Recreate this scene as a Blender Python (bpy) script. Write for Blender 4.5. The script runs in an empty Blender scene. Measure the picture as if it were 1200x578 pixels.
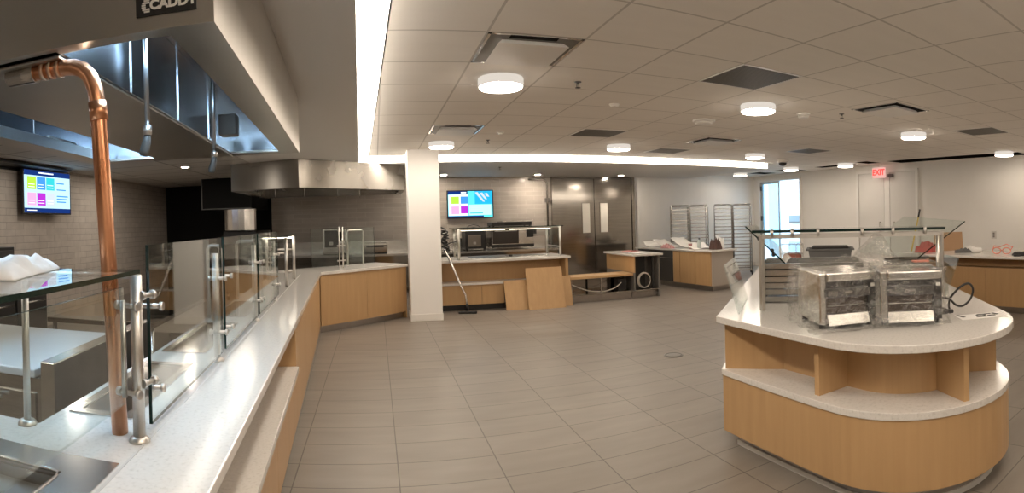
import bpy, bmesh, math, random
from mathutils import Matrix, Vector, noise
random.seed(7)
S = bpy.context.scene
COL = S.collection
PI = math.pi
# ------------------------------------------------------------------ render look
S.view_settings.view_transform = 'Standard'
S.view_settings.look = 'None'
S.view_settings.gamma = 1
S.view_settings.use_curve_mapping = False
S.view_settings.exposure = 0.55
S.cycles.use_denoising = True
S.cycles.max_bounces = 12
S.cycles.transparent_max_bounces = 24
S.cycles.glossy_bounces = 6
S.cycles.diffuse_bounces = 5
S.cycles.caustics_reflective = False
S.cycles.caustics_refractive = False
S.cycles.sample_clamp_indirect = 6

# ------------------------------------------------------------------ materials
MATS = {}
def mat(name):
    m = bpy.data.materials.new(name); m.use_nodes = True
    nt = m.node_tree; b = nt.nodes['Principled BSDF']
    MATS[name] = m
    return m, nt, b
def N(nt, t, **kw):
    n = nt.nodes.new(t)
    for k, v in kw.items(): setattr(n, k, v)
    return n
def plain(name, col, rough=.5, metal=0., spec=.5):
    m, nt, b = mat(name)
    b.inputs['Base Color'].default_value = (*col, 1); b.inputs['Roughness'].default_value = rough
    b.inputs['Metallic'].default_value = metal; b.inputs['Specular IOR Level'].default_value = spec
    return m
def ramp(nt, stops):
    r = N(nt, 'ShaderNodeValToRGB'); e = r.color_ramp.elements
    while len(e) < len(stops): e.new(.5)
    for q, (p, c) in zip(e, stops): q.position = p; q.color = (*c, 1)
    return r
def noisy(name, stops, scale, stretch=(1, 1, 1), rough=.5, metal=0., detail=4, bump=0., spec=.5, rvar=0.):
    m, nt, b = mat(name)
    tc = N(nt, 'ShaderNodeTexCoord'); mp = N(nt, 'ShaderNodeMapping'); mp.inputs['Scale'].default_value = stretch
    nz = N(nt, 'ShaderNodeTexNoise'); nz.inputs['Scale'].default_value = scale; nz.inputs['Detail'].default_value = detail
    nt.links.new(tc.outputs['Object'], mp.inputs[0]); nt.links.new(mp.outputs[0], nz.inputs['Vector'])
    r = ramp(nt, stops); nt.links.new(nz.outputs['Fac'], r.inputs[0]); nt.links.new(r.outputs[0], b.inputs['Base Color'])
    b.inputs['Roughness'].default_value = rough; b.inputs['Metallic'].default_value = metal
    b.inputs['Specular IOR Level'].default_value = spec
    if rvar:
        mr = N(nt, 'ShaderNodeMapRange'); mr.inputs[3].default_value = rough - rvar; mr.inputs[4].default_value = rough + rvar
        nt.links.new(nz.outputs['Fac'], mr.inputs[0]); nt.links.new(mr.outputs[0], b.inputs['Roughness'])
    if bump:
        bp = N(nt, 'ShaderNodeBump'); bp.inputs['Strength'].default_value = bump; bp.inputs['Distance'].default_value = .01
        nt.links.new(nz.outputs['Fac'], bp.inputs['Height']); nt.links.new(bp.outputs[0], b.inputs['Normal'])
    return m
def emit(name, col, strength):
    m, nt, b = mat(name)
    nt.nodes.remove(b); e = N(nt, 'ShaderNodeEmission'); e.inputs[0].default_value = (*col, 1); e.inputs[1].default_value = strength
    nt.links.new(e.outputs[0], nt.nodes['Material Output'].inputs[0])
    return m
def bricks(name, axes, c1, c2, mort, bw, rh, ms, off, loc=(0, 0), rough=.4, var=.5, bump=.3, spec=.5, soft=0.):
    """rows and columns of tiles on an axis-aligned surface; axes = which world axes run along/across"""
    m, nt, b = mat(name)
    tc = N(nt, 'ShaderNodeTexCoord'); sp = N(nt, 'ShaderNodeSeparateXYZ'); cb = N(nt, 'ShaderNodeCombineXYZ')
    nt.links.new(tc.outputs['Object'], sp.inputs[0])
    for i, a in enumerate(axes):
        ad = N(nt, 'ShaderNodeMath', operation='SUBTRACT'); ad.inputs[1].default_value = loc[i]
        nt.links.new(sp.outputs['XYZ'.index(a)], ad.inputs[0]); nt.links.new(ad.outputs[0], cb.inputs[i])
    bt = N(nt, 'ShaderNodeTexBrick'); bt.offset = off; bt.squash = 1
    bt.inputs['Scale'].default_value = 1; bt.inputs['Brick Width'].default_value = bw; bt.inputs['Row Height'].default_value = rh
    bt.inputs['Mortar Size'].default_value = ms; bt.inputs['Mortar Smooth'].default_value = soft
    bt.inputs['Color1'].default_value = (*c1, 1); bt.inputs['Color2'].default_value = (*c2, 1); bt.inputs['Mortar'].default_value = (*mort, 1)
    nt.links.new(cb.outputs[0], bt.inputs['Vector'])
    nz = N(nt, 'ShaderNodeTexNoise'); nz.inputs['Scale'].default_value = 3.; nz.inputs['Detail'].default_value = 6
    st = N(nt, 'ShaderNodeMapping'); st.inputs['Scale'].default_value = (.6, 2.6, 2.6)
    nt.links.new(tc.outputs['Object'], st.inputs[0]); nt.links.new(st.outputs[0], nz.inputs['Vector'])
    mr = N(nt, 'ShaderNodeMapRange'); mr.inputs[1].default_value = .3; mr.inputs[2].default_value = .7
    mr.inputs[3].default_value = 1 - var * .35; mr.inputs[4].default_value = 1 + var * .25
    nt.links.new(nz.outputs['Fac'], mr.inputs[0])
    mx = N(nt, 'ShaderNodeMix', data_type='RGBA', blend_type='MULTIPLY'); mx.inputs['Factor'].default_value = 1
    nt.links.new(bt.outputs['Color'], mx.inputs['A']); nt.links.new(mr.outputs[0], mx.inputs['B'])
    nt.links.new(mx.outputs['Result'], b.inputs['Base Color'])
    b.inputs['Roughness'].default_value = rough; b.inputs['Specular IOR Level'].default_value = spec
    if bump:
        iv = N(nt, 'ShaderNodeMath', operation='SUBTRACT'); iv.inputs[0].default_value = 1
        nt.links.new(bt.outputs['Fac'], iv.inputs[1])
        bp = N(nt, 'ShaderNodeBump'); bp.inputs['Strength'].default_value = bump; bp.inputs['Distance'].default_value = .003
        nt.links.new(iv.outputs[0], bp.inputs['Height']); nt.links.new(bp.outputs[0], b.inputs['Normal'])
    return m
def pane(name, tint, refl=1.0, haze=0.0, hazecol=(.8, .8, .8)):
    """thin sheet glass: clear transmission plus a Fresnel mirror"""
    m, nt, b = mat(name); nt.nodes.remove(b)
    tr = N(nt, 'ShaderNodeBsdfTransparent'); tr.inputs[0].default_value = (*tint, 1)
    gl = N(nt, 'ShaderNodeBsdfGlossy'); gl.inputs['Roughness'].default_value = .0; gl.inputs[0].default_value = (refl, refl, refl, 1)
    fr = N(nt, 'ShaderNodeFresnel'); fr.inputs[0].default_value = 1.5
    mx = N(nt, 'ShaderNodeMixShader')
    geo = N(nt, 'ShaderNodeNewGeometry')
    # same reflectance whichever side is seen
    bf = N(nt, 'ShaderNodeMix', data_type='FLOAT'); bf.inputs['A'].default_value = 1.5; bf.inputs['B'].default_value = 1 / 1.5
    nt.links.new(geo.outputs['Backfacing'], bf.inputs['Factor']); nt.links.new(bf.outputs['Result'], fr.inputs[0])
    nt.links.new(fr.outputs[0], mx.inputs[0]); nt.links.new(tr.outputs[0], mx.inputs[1]); nt.links.new(gl.outputs[0], mx.inputs[2])
    out = mx
    if haze:
        df = N(nt, 'ShaderNodeBsdfDiffuse'); df.inputs[0].default_value = (*hazecol, 1)
        m2 = N(nt, 'ShaderNodeMixShader'); m2.inputs[0].default_value = haze
        nt.links.new(mx.outputs[0], m2.inputs[1]); nt.links.new(df.outputs[0], m2.inputs[2]); out = m2
    nt.links.new(out.outputs[0], nt.nodes['Material Output'].inputs[0])
    return m
def steel(name, base, rough, stretch, scale=6., bump=.0, rvar=.06, aniso=0.):
    m = noisy(name, [(.3, tuple(c * .9 for c in base)), (.7, tuple(min(1, c * 1.08) for c in base))], scale, stretch, rough, 1., 3, bump, rvar=rvar)
    b = m.node_tree.nodes['Principled BSDF']; b.inputs['Anisotropic'].default_value = aniso; b.inputs['Anisotropic Rotation'].default_value = .25
    return m

WALL = noisy('white_paint', [(.3, (.78, .755, .715)), (.7, (.81, .785, .745))], 2., rough=.55)
WHITE = plain('white_enamel', (.82, .80, .77), .4)
SOFFIT = plain('soffit_paint', (.78, .765, .74), .6)
TILEW_X = bricks('wall_tile_x', 'XZ', (.50, .445, .395), (.555, .50, .445), (.62, .575, .52), .41, .102, .004, .5, rough=.22, var=.25)
TILEW_Y = bricks('wall_tile_y', 'YZ', (.50, .445, .395), (.555, .50, .445), (.33, .29, .25), .41, .102, .004, .5, rough=.3, var=.25)
FLOOR = bricks('floor_tile', 'XY', (.222, .192, .162), (.243, .211, .179), (.10, .087, .073), .61, .305, .0035, 0., (.101, 4.297), rough=.42, var=.28, bump=.2)
CEIL = bricks('ceiling_tile', 'XY', (.87, .835, .785), (.88, .845, .795), (.60, .57, .53), .61, .61, .008, 0., (.678, 3.106), rough=.85, var=.05, bump=.2)
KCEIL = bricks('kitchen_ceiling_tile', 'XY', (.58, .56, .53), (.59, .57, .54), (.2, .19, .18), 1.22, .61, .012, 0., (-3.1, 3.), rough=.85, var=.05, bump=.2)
WOOD = noisy('maple_veneer', [(.25, (.475, .295, .14)), (.55, (.51, .32, .155)), (.8, (.54, .345, .17))], 3., (7, 7, .55), .38, 0, 6)
WOODH = noisy('maple_edge', [(.25, (.50, .31, .14)), (.75, (.60, .40, .21))], 3., (.6, 7, 7), .4, 0, 6)
QUARTZ = noisy('quartz', [(.30, (.60, .57, .53)), (.45, (.69, .66, .62)), (.7, (.72, .69, .65))], 75., rough=.14, detail=8)
STEEL = steel('steel_plain', (.55, .53, .50), .24, (1, 1, 8))
STEELD = steel('steel_door', (.34, .315, .285), .11, (.3, .3, 10), 4., rvar=.025)
HOOD = steel('steel_hood', (.52, .485, .435), .3, (.6, .6, .6), 2.5, .02)
HOOD2 = steel('steel_hood_dark', (.40, .375, .34), .26, (.6, .6, .6), 2.5, aniso=.8)
STEELB = steel('steel_bright', (.72, .70, .67), .2, (1, 1, 1))
CHROME = plain('brushed_nickel', (.60, .57, .53), .36, 1.)
TOE = steel('toe_metal', (.40, .37, .34), .35, (1, 1, 1))
COPPER = noisy('copper', [(.3, (.50, .20, .09)), (.55, (.74, .36, .20)), (.75, (.82, .46, .29))], 9., (1, 1, .35), .3, 1., 5, rvar=.1)
BLACK = plain('black_paint', (.006, .006, .006), .6, spec=.15)
BLK = plain('black_plastic', (.016, .015, .015), .4)
DARK = plain('dark_grey', (.05, .047, .045), .5)
VOID = plain('dark_plenum', (.012, .011, .010), .9, spec=.1)
GREY = plain('grey_plastic', (.11, .11, .108), .5)
MIDG = plain('grey_laminate', (.19, .175, .16), .45)
RUBBER = plain('rubber', (.02, .02, .02), .7)
GLASS = pane('clear_glass', (.93, .965, .955))
GLASSE = plain('glass_edge', (.008, .022, .018), .15)
DGLASS = pane('door_glass', (.72, .88, .95), 1.0, .10, (.6, .8, .9))
LAMP = emit('lamp_lens', (1., .855, .70), 27.)
DRUM = emit('lamp_drum', (1., .90, .79), .52)
COVE = emit('cove_lens', (1., .88, .74), 11.)
DOWN = emit('downlight_lens', (1., .86, .70), 330.)
COOL = emit('hood_lamp_lens', (.50, .75, 1.), 46.)
EXITW = emit('exit_face', (1., .55, .48), .62)
EXITR = emit('exit_red', (1., .06, .05), 1.1)
STRIP = emit('guard_led', (1., .88, .70), 5.)
PAPER = plain('paper', (.80, .78, .75), .7)
PINK = plain('pink_print', (.62, .33, .33), .7)
RED = plain('red_plastic', (.42, .06, .05), .45)
SALMON = plain('salmon_plastic', (.85, .30, .22), .35)
CARD = plain('cardboard', (.42, .26, .15), .8)
YELLOW = plain('yellow_plastic', (.75, .52, .05), .4)
BROWN = plain('dark_brown', (.07, .03, .022), .5)
CABLEW = plain('pale_cable', (.60, .56, .5), .5)
LOUV = plain('grille_grey', (.16, .145, .125), .5)
def screen(n, c, s=1.): return emit('screen_' + n, c, s)
SC = {'navy': screen('navy', (.008, .03, .16)), 'pale': screen('pale', (.50, .80, .95)), 'aqua': screen('aqua', (.10, .78, .95)), 'deep': screen('deep', (.02, .42, .85)),
      'lime': screen('lime', (.42, .75, .06)), 'blue': screen('blue', (.06, .28, .80)), 'teal': screen('teal', (.04, .55, .60)), 'rose': screen('rose', (.75, .38, .62)),
      'purple': screen('purple', (.42, .03, .55)), 'white': screen('white', (.9, .95, 1.)), 'grey': screen('grey', (.55, .62, .72))}
def film_mat():
    m, nt, b = mat('plastic_film'); nt.nodes.remove(b)
    tc = N(nt, 'ShaderNodeTexCoord')
    nz = N(nt, 'ShaderNodeTexNoise'); nz.inputs['Scale'].default_value = 9; nz.inputs['Detail'].default_value = 5; nz.inputs['Distortion'].default_value = 2.2
    nt.links.new(tc.outputs['Object'], nz.inputs['Vector'])
    bp = N(nt, 'ShaderNodeBump'); bp.inputs['Strength'].default_value = 1.; bp.inputs['Distance'].default_value = .03
    nt.links.new(nz.outputs['Fac'], bp.inputs['Height'])
    tr = N(nt, 'ShaderNodeBsdfTransparent'); tr.inputs[0].default_value = (.95, .95, .94, 1)
    gl = N(nt, 'ShaderNodeBsdfGlossy'); gl.inputs['Roughness'].default_value = .07
    df = N(nt, 'ShaderNodeBsdfDiffuse'); df.inputs[0].default_value = (.85, .82, .78, 1)
    nt.links.new(bp.outputs[0], gl.inputs['Normal'])
    a = N(nt, 'ShaderNodeMixShader'); r = ramp(nt, [(.53, (.0,) * 3), (.76, (.12,) * 3)])
    nt.links.new(nz.outputs['Fac'], r.inputs[0])
    vo = N(nt, 'ShaderNodeTexVoronoi', feature='DISTANCE_TO_EDGE'); vo.inputs['Scale'].default_value = 11
    md = N(nt, 'ShaderNodeVectorMath', operation='MULTIPLY_ADD'); md.inputs[1].default_value = (.14, .14, .14)
    nt.links.new(nz.outputs['Color'], md.inputs[0]); nt.links.new(tc.outputs['Object'], md.inputs[2]); nt.links.new(md.outputs[0], vo.inputs['Vector'])
    r2 = ramp(nt, [(.0, (.26,) * 3), (.035, (.0,) * 3)]); nt.links.new(vo.outputs['Distance'], r2.inputs[0])      # whitened creases in the film
    ad = N(nt, 'ShaderNodeMath', operation='ADD', use_clamp=True)
    nt.links.new(r.outputs[0], ad.inputs[0]); nt.links.new(r2.outputs[0], ad.inputs[1]); nt.links.new(ad.outputs[0], a.inputs[0])
    nt.links.new(tr.outputs[0], a.inputs[1]); nt.links.new(df.outputs[0], a.inputs[2])
    c = N(nt, 'ShaderNodeMixShader'); c.inputs[0].default_value = .10
    nt.links.new(a.outputs[0], c.inputs[1]); nt.links.new(gl.outputs[0], c.inputs[2])
    nt.links.new(c.outputs[0], nt.nodes['Material Output'].inputs[0])
    return m
FILM = film_mat()

# ------------------------------------------------------------------ mesh helpers
def smooth(pts, n=6):
    P = [Vector(p) for p in pts]; out = []
    for i in range(len(P) - 1):
        a, b, c, d = P[max(i - 1, 0)], P[i], P[i + 1], P[min(i + 2, len(P) - 1)]
        for k in range(n):
            t = k / n; out.append(.5 * ((2 * b) + (c - a) * t + (2 * a - 5 * b + 4 * c - d) * t * t + (3 * b - a - 3 * c + d) * t ** 3))
    return out + [P[-1]]
class MB:
    def __init__(self, T=None): self.bm = bmesh.new(); self.T = T; self.mi = 0
    def _new(self, vs, M=None):
        if M is not None: bmesh.ops.transform(self.bm, matrix=M, verts=vs)
    def box(self, x0, x1, y0, y1, z0, z1, bev=0., M=None, seg=2):
        r = bmesh.ops.create_cube(self.bm, size=1); vs = r['verts']
        for v in vs: v.co = Vector(((x0 + x1) / 2 + v.co.x * (x1 - x0), (y0 + y1) / 2 + v.co.y * (y1 - y0), (z0 + z1) / 2 + v.co.z * (z1 - z0)))
        fs = set(f for v in vs for f in v.link_faces)
        for f in fs: f.material_index = self.mi
        if bev:
            es = list({e for v in vs for e in v.link_edges})
            q = bmesh.ops.bevel(self.bm, geom=es, offset=bev, segments=seg, profile=.5, affect='EDGES')
            vs = list({v for f in q['faces'] for v in f.verts} | {v for v in vs if v.is_valid})
        self._new(vs, M); return self
    def obox(self, c, s, rz=0., bev=0., tilt=None):
        M = Matrix.Translation(c) @ Matrix.Rotation(rz, 4, 'Z')
        if tilt is not None: M = M @ tilt
        return self.box(-s[0] / 2, s[0] / 2, -s[1] / 2, s[1] / 2, -s[2] / 2, s[2] / 2, bev, M)
    def prism(self, poly, z0, z1, bev=0.):
        n = len(poly)
        a = [self.bm.verts.new((p[0], p[1], z0)) for p in poly]; b = [self.bm.verts.new((p[0], p[1], z1)) for p in poly]
        f = [self.bm.faces.new(a[::-1]), self.bm.faces.new(b)]
        for i in range(n): f.append(self.bm.faces.new((a[i], a[(i + 1) % n], b[(i + 1) % n], b[i])))
        for q in f: q.material_index = self.mi
        bmesh.ops.recalc_face_normals(self.bm, faces=f)
        if bev:
            es = list(f[0].edges) + list(f[1].edges)
            bmesh.ops.bevel(self.bm, geom=es, offset=bev, segments=2, profile=.5, affect='EDGES')
        return self
    def hexa(self, lo, hi):
        """solid between two quads of 3D points"""
        a = [self.bm.verts.new(p) for p in lo]; b = [self.bm.verts.new(p) for p in hi]
        n = len(a); f = [self.bm.faces.new(a[::-1]), self.bm.faces.new(b)]
        for i in range(n): f.append(self.bm.faces.new((a[i], a[(i + 1) % n], b[(i + 1) % n], b[i])))
        for q in f[2:]: q.material_index = self.mi
        bmesh.ops.recalc_face_normals(self.bm, faces=f); return f
    def sheet(self, pts, th, edge=None):
        """flat pane of thickness th, optional edge material index"""
        p = [Vector(q) for q in pts]; n = (p[1] - p[0]).cross(p[2] - p[0]).normalized() * th / 2
        f = self.hexa([q - n for q in p], [q + n for q in p])
        if edge is not None:
            for k, q in enumerate(f[2:]): q.material_index = edge if isinstance(edge, int) else int(k in edge)
        return self
    def tube(self, pts, r, seg=10, closed=False):
        P = [Vector(p) for p in pts]; n = len(P); rings = []
        R = r if isinstance(r, (list, tuple)) else [r] * n
        up = None
        for i, p in enumerate(P):
            if closed: t = P[(i + 1) % n] - P[i - 1]
            else: t = (P[min(i + 1, n - 1)] - P[max(i - 1, 0)])
            t.normalize()
            if up is None: up = t.orthogonal().normalized()
            else:
                up = up - t * up.dot(t)
                up = up.normalized() if up.length > 1e-6 else t.orthogonal().normalized()
            s = t.cross(up)
            rings.append([self.bm.verts.new(p + (up * math.cos(2 * PI * k / seg) + s * math.sin(2 * PI * k / seg)) * R[i]) for k in range(seg)])
        for i in range(n if closed else n - 1):
            A, B = rings[i], rings[(i + 1) % n]
            for k in range(seg):
                f = self.bm.faces.new((A[k], A[(k + 1) % seg], B[(k + 1) % seg], B[k])); f.smooth = True; f.material_index = self.mi
        if not closed:
            for q in (rings[0][::-1], rings[-1]):
                f = self.bm.faces.new(q); f.material_index = self.mi
        return self
    def lathe(self, prof, c, seg=24, axis=None):
        """profile of (r, z) pairs around a vertical axis at c; axis = Matrix to tip it over"""
        M = Matrix.Translation(c) @ (axis if axis is not None else Matrix.Identity(4)); rings = []
        for r, z in prof: rings.append([self.bm.verts.new(M @ Vector((max(r, .0004) * math.cos(2 * PI * k / seg), max(r, .0004) * math.sin(2 * PI * k / seg), z))) for k in range(seg)])
        fs = []
        for A, B in zip(rings, rings[1:]):
            for k in range(seg):
                f = self.bm.faces.new((A[k], A[(k + 1) % seg], B[(k + 1) % seg], B[k])); f.smooth = True; fs.append(f)
        fs.append(self.bm.faces.new(rings[0][::-1])); fs.append(self.bm.faces.new(rings[-1]))
        for f in fs: f.material_index = self.mi
        bmesh.ops.recalc_face_normals(self.bm, faces=fs)
        return self
    def cyl(self, p0, p1, r, seg=14): return self.tube([p0, p1], r, seg)
    def build(self, name, m, parent=None, kind=None, world=False):
        if self.T is not None: bmesh.ops.transform(self.bm, matrix=self.T, verts=self.bm.verts[:])
        if parent is not None:
            w = parent; o = Vector((0, 0, 0))
            while w is not None: o = o + w.location; w = w.parent
        elif world: o = Vector((0, 0, 0))
        else:
            xs = [v.co for v in self.bm.verts]
            o = Vector(((min(v.x for v in xs) + max(v.x for v in xs)) / 2, (min(v.y for v in xs) + max(v.y for v in xs)) / 2, min(v.z for v in xs)))
        for v in self.bm.verts: v.co -= o
        me = bpy.data.meshes.new(name); self.bm.to_mesh(me); self.bm.free()
        ob = bpy.data.objects.new(name, me); COL.objects.link(ob)
        for q in (m if isinstance(m, (list, tuple)) else [m]): me.materials.append(q)
        if parent is not None: ob.parent = parent
        else: ob.location = o
        if kind: ob['kind'] = kind
        return ob
def rot2(a):
    c, s = math.cos(a), math.sin(a)
    return lambda x, y: (x * c - y * s, x * s + y * c)
def tag(o, label, cat, group=None):
    o['label'] = label; o['category'] = cat
    if group: o['group'] = group
    return o
def thing(name, label, cat, loc, group=None):
    o = bpy.data.objects.new(name, None); COL.objects.link(o); o.location = loc; o.empty_display_size = .1
    return tag(o, label, cat, group)
def dup(root, loc, label, rz=None):
    r = root.copy(); COL.objects.link(r); r.location = loc; r['label'] = label
    if rz is not None: r.rotation_euler = (0, 0, rz)
    for ch in list(root.children):
        c = ch.copy(); COL.objects.link(c); c.parent = r
        for g in list(ch.children):
            d = g.copy(); COL.objects.link(d); d.parent = c
    return r
def struct(name, mb, m, parent=None): return mb.build(name, m, parent, kind='structure', world=True)
def text(name, body, size, m, loc, M, parent, ext=.001, sx=1., bold=0.):
    cu = bpy.data.curves.new(name, 'FONT'); cu.body = body; cu.size = size; cu.extrude = ext; cu.offset = bold
    cu.align_x = 'CENTER'; cu.align_y = 'CENTER'
    t = bpy.data.objects.new(name, cu); COL.objects.link(t)
    bpy.context.view_layer.update()
    me = bpy.data.meshes.new_from_object(t.evaluated_get(bpy.context.evaluated_depsgraph_get()))
    bpy.data.objects.remove(t); bpy.data.curves.remove(cu)
    w = parent; o = Vector((0, 0, 0))
    while w is not None: o = o + w.location; w = w.parent
    me.transform(Matrix.Translation(Vector(loc) - o) @ M @ Matrix.Diagonal((sx, 1, 1, 1)))
    me.materials.clear(); me.materials.append(m)
    ob = bpy.data.objects.new(name, me); COL.objects.link(ob); ob.parent = parent
    return ob

AL = .0546
L = Matrix.Rotation(AL, 4, 'Z')          # the serving line and hood stand a few degrees off the room's axis
Lf = rot2(AL)
def lp(u, v, z): x, y = Lf(u, v); return Vector((x, y, z))
CT = .84                                  # counter height

# ================================================================== SETTING
struct('floor', MB().box(-5.1, 13.2, -3.7, 13.6, -.1, 0), FLOOR)
m = MB()
XE = lambda y: .18 - .0285 * y            # edge of the tiled ceiling along the serving line
YB = 8.92                                  # edge of the tiled ceiling at the back
ZC = 2.58; ZS = 2.48
holes = [(9.55, 10.12, 4.0, 7.05), (9.42, 9.72, 7.95, 9.1), (9.25, 9.85, 10.9, 11.4), (9.3, 9.95, 9.85, 10.4), (9.25, 9.75, 7.35, 7.7)]
xs = sorted({.4, 10.2, 7.95} | {h[0] for h in holes} | {h[1] for h in holes}); ys = sorted({-3.6, YB, 12.3} | {h[2] for h in holes} | {h[3] for h in holes})
def q4(m, p): m.bm.faces.new([m.bm.verts.new(c) for c in p])
for y0, y1 in zip(ys, ys[1:]):
    if y0 < YB: q4(m, [(XE(y0), y0, ZC), (XE(y1), y1, ZC), (.4, y1, ZC), (.4, y0, ZC)])
    for x0, x1 in zip(xs, xs[1:]):
        if y0 >= YB and x0 < 7.95: continue
        if any(h[0] <= x0 and x1 <= h[1] and h[2] <= y0 and y1 <= h[3] for h in holes): continue
        q4(m, [(x0, y0, ZC), (x0, y1, ZC), (x1, y1, ZC), (x1, y0, ZC)])
struct('ceiling', m, CEIL)
m = MB()
for h in holes:
    x0, x1, y0, y1 = h
    m.box(x0 - .01, x1 + .01, y0 - .01, y1 + .01, 2.92, 2.94)
    m.box(x0 - .01, x0, y0, y1, ZC + .002, 2.92); m.box(x1, x1 + .01, y0, y1, ZC + .002, 2.92); m.box(x0, x1, y0 - .01, y0, ZC + .002, 2.92); m.box(x0, x1, y1, y1 + .01, ZC + .002, 2.92)
struct('trim_1', m, VOID)
# smooth soffit over the serving line and along the back, with the cove slot beside it
SW = .17
XS = lambda y: XE(y) - SW
m = MB()
m.prism([(-1.9, -3.6), (XS(-3.6), -3.6), (XS(9.09), 9.09), (7.95, 9.09), (7.95, 12.3), (-1.9, 12.3)], ZS, ZS + .02)
m.prism([(XS(-3.6) - .02, -3.6), (XS(-3.6), -3.6), (XS(9.11), 9.11), (XS(9.11) - .02, 9.11)], ZS + .02, 2.72)
m.box(XS(9.1), 7.95, 9.09, 9.11, ZS + .02, 2.72); m.box(7.93, 7.95, 9.11, 12.3, ZS + .02, 2.72)
struct('trim_2', m, SOFFIT)
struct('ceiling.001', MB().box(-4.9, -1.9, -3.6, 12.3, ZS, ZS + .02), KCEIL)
m = MB(); m.prism([(XE(-3.6), -3.6), (XE(-3.6) + .01, -3.6), (XE(YB) + .01, YB), (XE(YB), YB)], ZC, 2.70); m.box(XE(YB), 7.95, YB - .01, YB, ZC, 2.70)
m.prism([(XS(-3.6), -3.6), (XE(-3.6), -3.6), (XE(9.11), 9.11), (XS(9.11), 9.11)], 2.71, 2.73); m.box(XS(9), 7.95, YB, 9.11, 2.712, 2.732)
struct('trim_3', m, WHITE)
# walls
struct('wall_left', MB().box(-5.0, -4.9, -3.7, 12.4, 0, 3.), TILEW_Y)
m = MB(); m.box(-5.0, 4.1, 12.3, 12.4, 0, 3.); struct('wall_back', m, TILEW_X)
struct('wall_back.001', MB().box(4.1, 10.3, 12.3, 12.4, 0, 3.), WALL)
m = MB(); DY0, DY1, DZ = 10.36, 11.97, 2.40
m.box(10.2, 10.3, -3.7, DY0, 0, 3.); m.box(10.2, 10.3, DY1, 12.3, 0, 3.); m.box(10.2, 10.3, DY0, DY1, DZ, 3.)
struct('wall_right', m, WALL)
struct('wall_near', MB().box(-5., 10.3, -3.7, -3.6, 0, 3.), WALL)
struct('trim_4', MB().box(-5.0, 10.3, -3.7, 12.4, 3.0, 3.05), VOID)
struct('baseboard_right', MB().box(10.185, 10.2, -3.6, 6.6, 0, .1).box(10.185, 10.2, 8.4, DY0 - .06, 0, .1), plain('base_vinyl', (.62, .59, .55), .5))
struct('baseboard_back', MB().box(6.3, 10.2, 12.285, 12.3, 0, .1), MATS['base_vinyl'])
# square white column
cx0, cx1, cy0, cy1 = .507, .985, 8.2, 8.66
struct('wall_column', MB().box(cx0, cx1, cy0, cy1, 0, 2.70, .006), plain('column_paint', (.86, .845, .82), .5))
struct('baseboard_column', MB().box(cx0 - .008, cx1 + .008, cy0 - .008, cy1 + .008, 0, .105, .003), plain('pale_vinyl', (.80, .78, .74), .45))
struct('trim_5', MB().box(-4.9, -2.35, 12.27, 12.3, 0, ZS).box(-2.36, -2.34, 12.25, 12.3, 0, ZS), BLACK)
# vestibule beyond the glass entrance
struct('wall_far', MB().box(12.6, 12.7, 9.2, 14.4, 0, 2.9).box(10.3, 12.6, 9.2, 9.3, 0, 2.9), plain('vestibule_paint', (.80, .86, .90), .6))
m = MB()
for y0, y1 in ((DY0 - .06, DY0), (DY1, DY1 + .06)): m.box(10.14, 10.31, y0, y1, 0, DZ + .06)
m.box(10.14, 10.31, DY0, DY1, DZ, DZ + .06)
d1 = struct('door_1', m, WHITE)
# glass leaf with a slim aluminium frame
YM = 11.2
m = MB(); m.box(10.2, 10.24, YM, YM + .045, .02, DZ - .01); m.box(10.2, 10.24, DY1 - .07, DY1 - .005, .02, DZ - .01); m.box(10.2, 10.24, YM + .045, DY1 - .07, DZ - .07, DZ - .01); m.box(10.2, 10.24, YM + .045, DY1 - .07, .02, .2)
m.build('door_frame', plain('aluminium', (.55, .60, .63), .35, .8), d1)
MB().box(10.215, 10.225, YM + .045, DY1 - .07, .2, DZ - .07).build('glass_pane', DGLASS, d1)
for z in (.35, 1.3, 2.15): MB().box(10.16, 10.2, DY1 - .06, DY1 - .01, z, z + .13).build('hinge', GREY, d1)
DOORP = plain('door_paint', (.70, .68, .65), .45)
# white double doors in the right wall
E0, E1 = 6.70, 8.34
m = MB()
for y0, y1 in ((E0 - .06, E0), (E1, E1 + .06)): m.box(10.14, 10.2, y0, y1, 0, 2.45)
m.box(10.14, 10.2, E0, E1, 2.39, 2.45)
d2 = struct('door_2', m, WHITE)
ymid = (E0 + E1) / 2 - .02
m = MB(); m.box(10.165, 10.199, E0 + .01, ymid - .085, .01, 2.38); m.build('door_leaf', DOORP, d2)
m = MB(); m.box(10.165, 10.199, ymid + .085, E1 - .01, .01, 2.38); m.build('door_leaf', DOORP, d2)
MB().box(10.16, 10.199, ymid - .075, ymid + .075, .01, 2.38).build('mullion', WHITE, d2)
for y in (ymid - .085, ymid + .075): MB().box(10.19, 10.199, y, y + .01, .0, 2.385).build('door_gap', DARK, d2)
m = MB(); m.box(10.11, 10.165, ymid - .2, ymid - .06, 2.28, 2.35, .005); m.build('door_closer', GREY, d2)
for y in (ymid - .2, ymid + .2): MB().tube([(10.165, y, 1.0), (10.13, y, 1.0), (10.12, y, 1.02), (10.12, y, 1.23), (10.13, y, 1.25), (10.165, y, 1.25)], .012).build('door_handle', CHROME, d2)
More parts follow.
